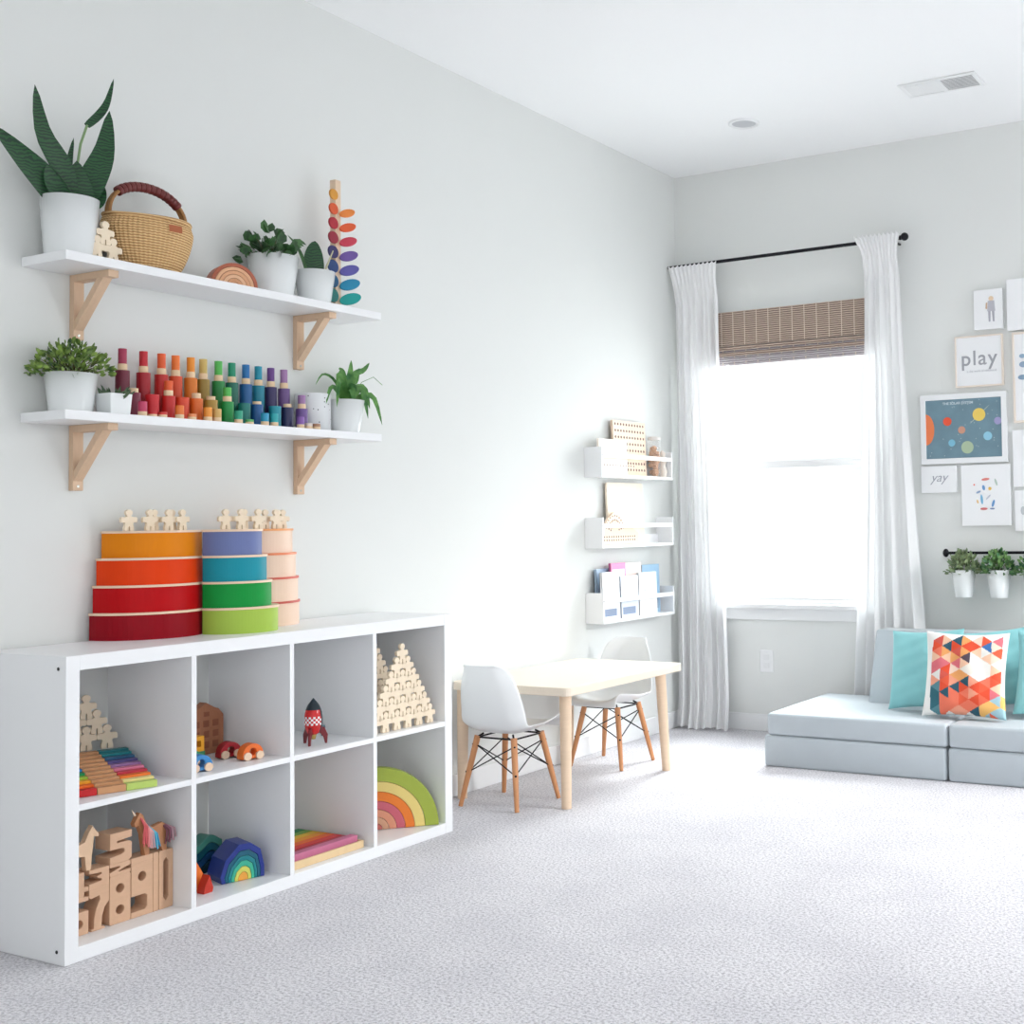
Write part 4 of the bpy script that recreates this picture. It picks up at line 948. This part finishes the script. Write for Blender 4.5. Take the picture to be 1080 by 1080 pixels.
def print_pillow(o, w):
    pal = [(238, 96, 64), (244, 124, 96), (236, 84, 52), (246, 164, 136), (234, 120, 130), (250, 204, 172), (244, 170, 104), (246, 238, 226), (252, 220, 200), (222, 92, 78)]
    me = o.data; ca = me.color_attributes.new('print', 'FLOAT_COLOR', 'CORNER')
    rr_ = random.Random(5); cache = {}
    s = w/7.4; h = s*sqrt(3)/2
    for p in me.polygons:
        for li in p.loop_indices:
            pass
        c = p.center; x = c.x+w/2; y = c.y+w/2
        # triangles with vertical edges
        col = int(x/h); fx = x/h-col; yy = y/s+(.5 if col % 2 else 0)
        row = int(math.floor(yy)); fy = yy-row
        up = fy < fx/2 or fy > 1-fx/2
        key = (col, row if fy < .5 or not up else row+1, up)
        X = (col+.5)*h/w; Y = y/w
        if key not in cache:
            kx = (col+.5)*h/w; ky = (key[1]-(.5 if col % 2 else 0)+(0 if up else .5))*s/w
            base = (248, 244, 238)
            inside = .12 < kx < .95 and .05 < ky < .93 and not (kx > .55 and .45 < ky < .8 and rr_.random() < .75) and not (kx < .25 and .2 < ky < .55 and rr_.random() < .6)
            q = rr_.random()
            if inside:
                base = pal[rr_.randrange(len(pal))] if ky > .45 or kx > .8 else pal[rr_.randrange(4)]
                if q < .05: base = (44, 90, 108)
            if .02 < kx < .26 and .06 < ky < .38: base = (52, 108, 122) if q < .7 else (90, 140, 150)
            if .7 < kx < .82 and .76 < ky < .86: base = (60, 116, 180)
            if kx > .72 and ky < .22: base = rr_.choice([(160, 196, 206), (246, 190, 110), (240, 110, 80)])
            if .42 < kx < .56 and .5 < ky < .72 and q < .6: base = (86, 72, 84)
            if ky > .94 or kx < .07: base = (248, 246, 242)
            cache[key] = lin(base)
        for li in p.loop_indices: ca.data[li].color = (*cache[key], 1)
py = 3.20
def pill(lab, xc, zc, yc, w, th, m, rz=0, lean=radians(16), roll=0, n='throw_pillow'): return place_pillow(n, lab, w, th, (xc, yc, zc), rz, lean, m, 'pillow', roll, 'throw pillows on the floor couch')
pill('plain aqua throw pillow at the left of the patterned one', 1.535, .418, 3.27, .355, .10, AQ, radians(-10), radians(16), radians(4))
pill('plain aqua throw pillow mostly hidden behind the patterned one', 1.83, .425, 3.37, .36, .09, AQ, radians(4), radians(24), radians(8))
pill('plain aqua throw pillow at the right edge of the picture', 2.12, .420, 3.25, .36, .10, AQ, radians(8), radians(18), radians(-3))
pp = place_pillow('patterned_pillow', 'throw pillow with a red, orange and teal triangle print', .365, .11, (1.755, 3.13, .420), 0, radians(15), pattern_mat(), 'pillow', 0, 'throw pillows on the floor couch')
me = pp.data
bpy.context.view_layer.objects.active = pp
# finer mesh for crisp triangles
def refine(me, cuts):
    import bmesh
    bm = bmesh.new(); bm.from_mesh(me); bmesh.ops.subdivide_edges(bm, edges=bm.edges[:], cuts=cuts, use_grid_fill=True); bm.to_mesh(me); bm.free()
refine(me, 2); print_pillow(pp, .365)

# ------------------------------------------------------------------ pictures
PAPER = mat('picture_paper', (244, 245, 247), .6)
def canvas(x0, x1, z0, z1, lab, frame=None, fw=.0, name='wall_picture', tilt=0, edge=None, th=.022):
    w = x1-x0; h = z1-z0
    t = thing(name, lab, 'picture', ((x0+x1)/2, D-.0005, (z0+z1)/2), (0, tilt, 0), group='pictures on the far wall')
    if frame:
        mb = MB()
        for a, b, c, d in ((-w/2, w/2, -h/2, -h/2+fw), (-w/2, w/2, h/2-fw, h/2), (-w/2, -w/2+fw, -h/2+fw, h/2-fw), (w/2-fw, w/2, -h/2+fw, h/2-fw)): mb.box(a, b, -th, 0, c, d)
        mb.build('frame', frame, t, bevel=.001)
        MB().box(-w/2+fw, w/2-fw, -th+.006, -.001, -h/2+fw, h/2-fw).build('print', PAPER, t)
    else:
        MB().box(-w/2, w/2, -th, 0, -h/2, h/2).build('canvas', PAPER, t, bevel=.001)
    return t
FW = mat('frame_white', (243, 244, 246), .35); FN = mat('frame_natural', (238, 226, 214), .5)
def ink(c): return mat('ink_%d_%d_%d' % c, c, .7)
def flat(t, name, loops_cols, y=-.0225):
    mb = MB(); ms = []
    for lp, c in loops_cols:
        vs, fs = plate([lp], .0008); MB().add(vs, fs, M=Matrix.Translation((0, y, 0)) @ XZ).build(name, ink(c), t)
        y -= .00012
# character card -> plain little sketch
t = canvas(1.65, 1.788, 1.978, 2.168, 'small white picture of a tiny sketched figure, highest in the column beside the window', name='wall_picture')
flat(t, 'sketch', [(ell(.015, .05, .012, .012, 12), (230, 206, 176)), ([(.0, .04), (.03, .04), (.034, -.01), (-.004, -.01)], (190, 190, 198)), ([(.0, -.01), (.012, -.01), (.01, -.06), (.002, -.06)], (176, 176, 186)), ([(.018, -.01), (.03, -.01), (.03, -.06), (.022, -.06)], (176, 176, 186)), ([(-.01, .03), (-.002, .034), (-.004, .0), (-.012, .004)], (206, 176, 150))])
t = canvas(1.551, 1.783, 1.708, 1.953, 'white picture with the grey word play', frame=FN, fw=.007)
vs, fs = text_mesh('play', .1, .0008, space=1.12)
mb = MB().add(vs, fs, M=Matrix.Translation((0, -.0168, .012)) @ XZ)
mb.build('word', ink((164, 166, 172)), t)
vs, fs = text_mesh('is the work of childhood', .0145, 0); MB().add(vs, fs, M=Matrix.Translation((.012, -.0168, -.048)) @ XZ).build('small_words', ink((186, 188, 194)), t)
# solar system
t = canvas(1.372, 1.795, 1.345, 1.68, 'large framed poster of colourful planets on a blue-grey background', frame=FW, fw=.026, tilt=radians(0))
SPACE = mat('space_print', (112, 142, 156), .6, var=.22, scale=14)
MB().box(-.186, .186, -.0172, -.0161, -.142, .142).build('artwork', SPACE, t)
def half(cx, cz, r): return [(max(cx+r*cos(a), -.186), cz+r*sin(a)) for a in [2*pi*i/32 for i in range(32)]]
pl = [([(-.186, -.075)]+[( -.186+.042*sin(a), 0.0+.0-.075*cos(a)) for a in [pi*i/20 for i in range(1, 20)]]+[(-.186, .075)], (240, 132, 84)),
      (ell(-.078, .036, .021, .021), (232, 88, 58)), (ell(-.008, -.008, .018, .018), (206, 152, 130)), (ell(-.058, -.068, .017, .017), (128, 190, 214)),
      (ell(.018, -.092, .03, .03), (176, 196, 166)), (ell(.118, -.042, .021, .021), (150, 204, 226)), (ell(.168, .028, .018, .018), (164, 160, 204)),
      ([(.08+.062*cos(q)*.75-.011*sin(q)*-.66, .062+.062*cos(q)*.66+.011*sin(q)*.75) for q in [2*pi*i/28 for i in range(28)]], (206, 210, 200)), (ell(.078, .062, .031, .031), (238, 208, 104))]
rs = random.Random(2)
flat(t, 'planet', pl, y=-.0176)
mb = MB()
for k in range(40):
    x = rs.uniform(-.18, .18); z = rs.uniform(-.135, .135); vs, fs = plate([ell(x, z, .0018, .0018, 6)], .0006); mb.add(vs, fs, M=Matrix.Translation((0, -.0174, 0)) @ XZ)
mb.build('stars', ink((216, 224, 228)), t)['kind'] = 'stuff'
vs, fs = text_mesh('THE SOLAR SYSTEM', .017, .0004); MB().add(vs, fs, M=Matrix.Translation((-.025, -.0176, .122)) @ XZ).build('title', ink((206, 218, 226)), t)
t = canvas(1.368, 1.545, 1.207, 1.335, 'small white canvas with a handwritten grey word under the planet poster', th=.018)
vs, fs = text_mesh('yay', .062, -.0002, .35); MB().add(vs, fs, M=Matrix.Translation((.0, -.0184, .008)) @ XZ).build('word', ink((168, 170, 180)), t)
t = canvas(1.568, 1.803, 1.045, 1.335, 'white canvas with scattered little red, blue and yellow doodles', th=.018)
dd = []
for x, z, a, b, r, c in [(0.0, .075, .02, .006, .1, (224, 130, 122)), (.05, .06, .005, .018, .3, (190, 206, 196)), (-.01, .035, .007, .013, .2, (112, 158, 206)), (.02, .03, .008, .008, 0, (240, 196, 96)), (-.035, .015, .012, .005, .4, (140, 164, 196)), (-.02, -.02, .006, .024, .1, (120, 182, 216)), (.012, -.01, .016, .004, .8, (200, 204, 214)), (.035, -.04, .006, .018, -.3, (110, 160, 210)), (-.04, -.03, .004, .01, .2, (230, 190, 120)), (-.01, -.065, .018, .006, .0, (214, 120, 120)), (.03, -.065, .012, .004, 0, (136, 150, 190)), (-.055, .05, .004, .004, 0, (230, 120, 100))]:
    dd.append(([(x+a*cos(q)*cos(r)-b*sin(q)*sin(r), z+a*cos(q)*sin(r)+b*sin(q)*cos(r)) for q in [2*pi*i/12 for i in range(12)]], c))
flat(t, 'doodle', dd, y=-.0186)
canvas(1.808, 2.05, 1.962, 2.205, 'blank white picture cut off at the upper right picture edge, beside the small sketched figure')
t = canvas(1.828, 2.1, 1.525, 1.952, 'pale framed print with blue marks at the right edge beside the word play', frame=FN, fw=.01)
flat(t, 'mark', [(ell(-.085, .06, .02, .014), (150, 170, 194)), (ell(-.09, -.0, .022, .012), (136, 162, 186)), (ell(-.09, .1, .014, .01), (150, 176, 200))], y=-.017)
canvas(1.818, 2.08, 1.225, 1.492, 'blank white canvas right of the planet poster', th=.018)
t = canvas(1.822, 2.06, 1.018, 1.208, 'white canvas with a faint grey sketch right of the doodles canvas', th=.018)
flat(t, 'sketch', [(ell(-.08, .0, .012, .02), (196, 200, 204))], y=-.0186)

# ------------------------------------------------------------------ hanging plant rail
t = thing('wall_rail', 'black metal wall rail with a round finial holding small hanging pots', 'rail', (0, 0, 0))
MB().tube([(1.5, 3.735, .917), (2.2, 3.735, .919)], .007, 10).build('bar', BLACK, t)
MB().ball((1.492, 3.735, .917), .017, sc=(.9, .9, 1.2)).build('finial', BLACK, t)
for x in (1.56, 2.1): MB().tube([(x, 3.7795, .9175), (x, 3.74, .9175)], .006, 8).build('wall_mount', BLACK, t)
for k, (x, m, lab) in enumerate([(1.594, LH, 'sage green leafy plant in a hanging white pot, nearest the curtain'), (1.761, LH2, 'bright green leafy plant in a hanging white pot beside the sage green one'), (1.93, LH2, 'green leafy plant in a hanging white pot at the very edge of the picture')]):
    t = thing('hanging_plant', lab, 'potted plant', (x, 3.675, .712), group='hanging pots on the wall rail')
    pot(t, .041, .0575, .128)
    MB().tube([(0, .05, .12), (0, .06, .18), (0, .06, .214), (0, .052, .2175), (0, .049, .205)], .003, 7).build('hook', BLACK, t)
    mb = MB(); st = MB(); bush(mb, (0, -.005, .12), .076, .055, .1, 230, .026, st, rn, .3, .6); mb.build('foliage', m, t); st.build('stems', MC['twig'], t)
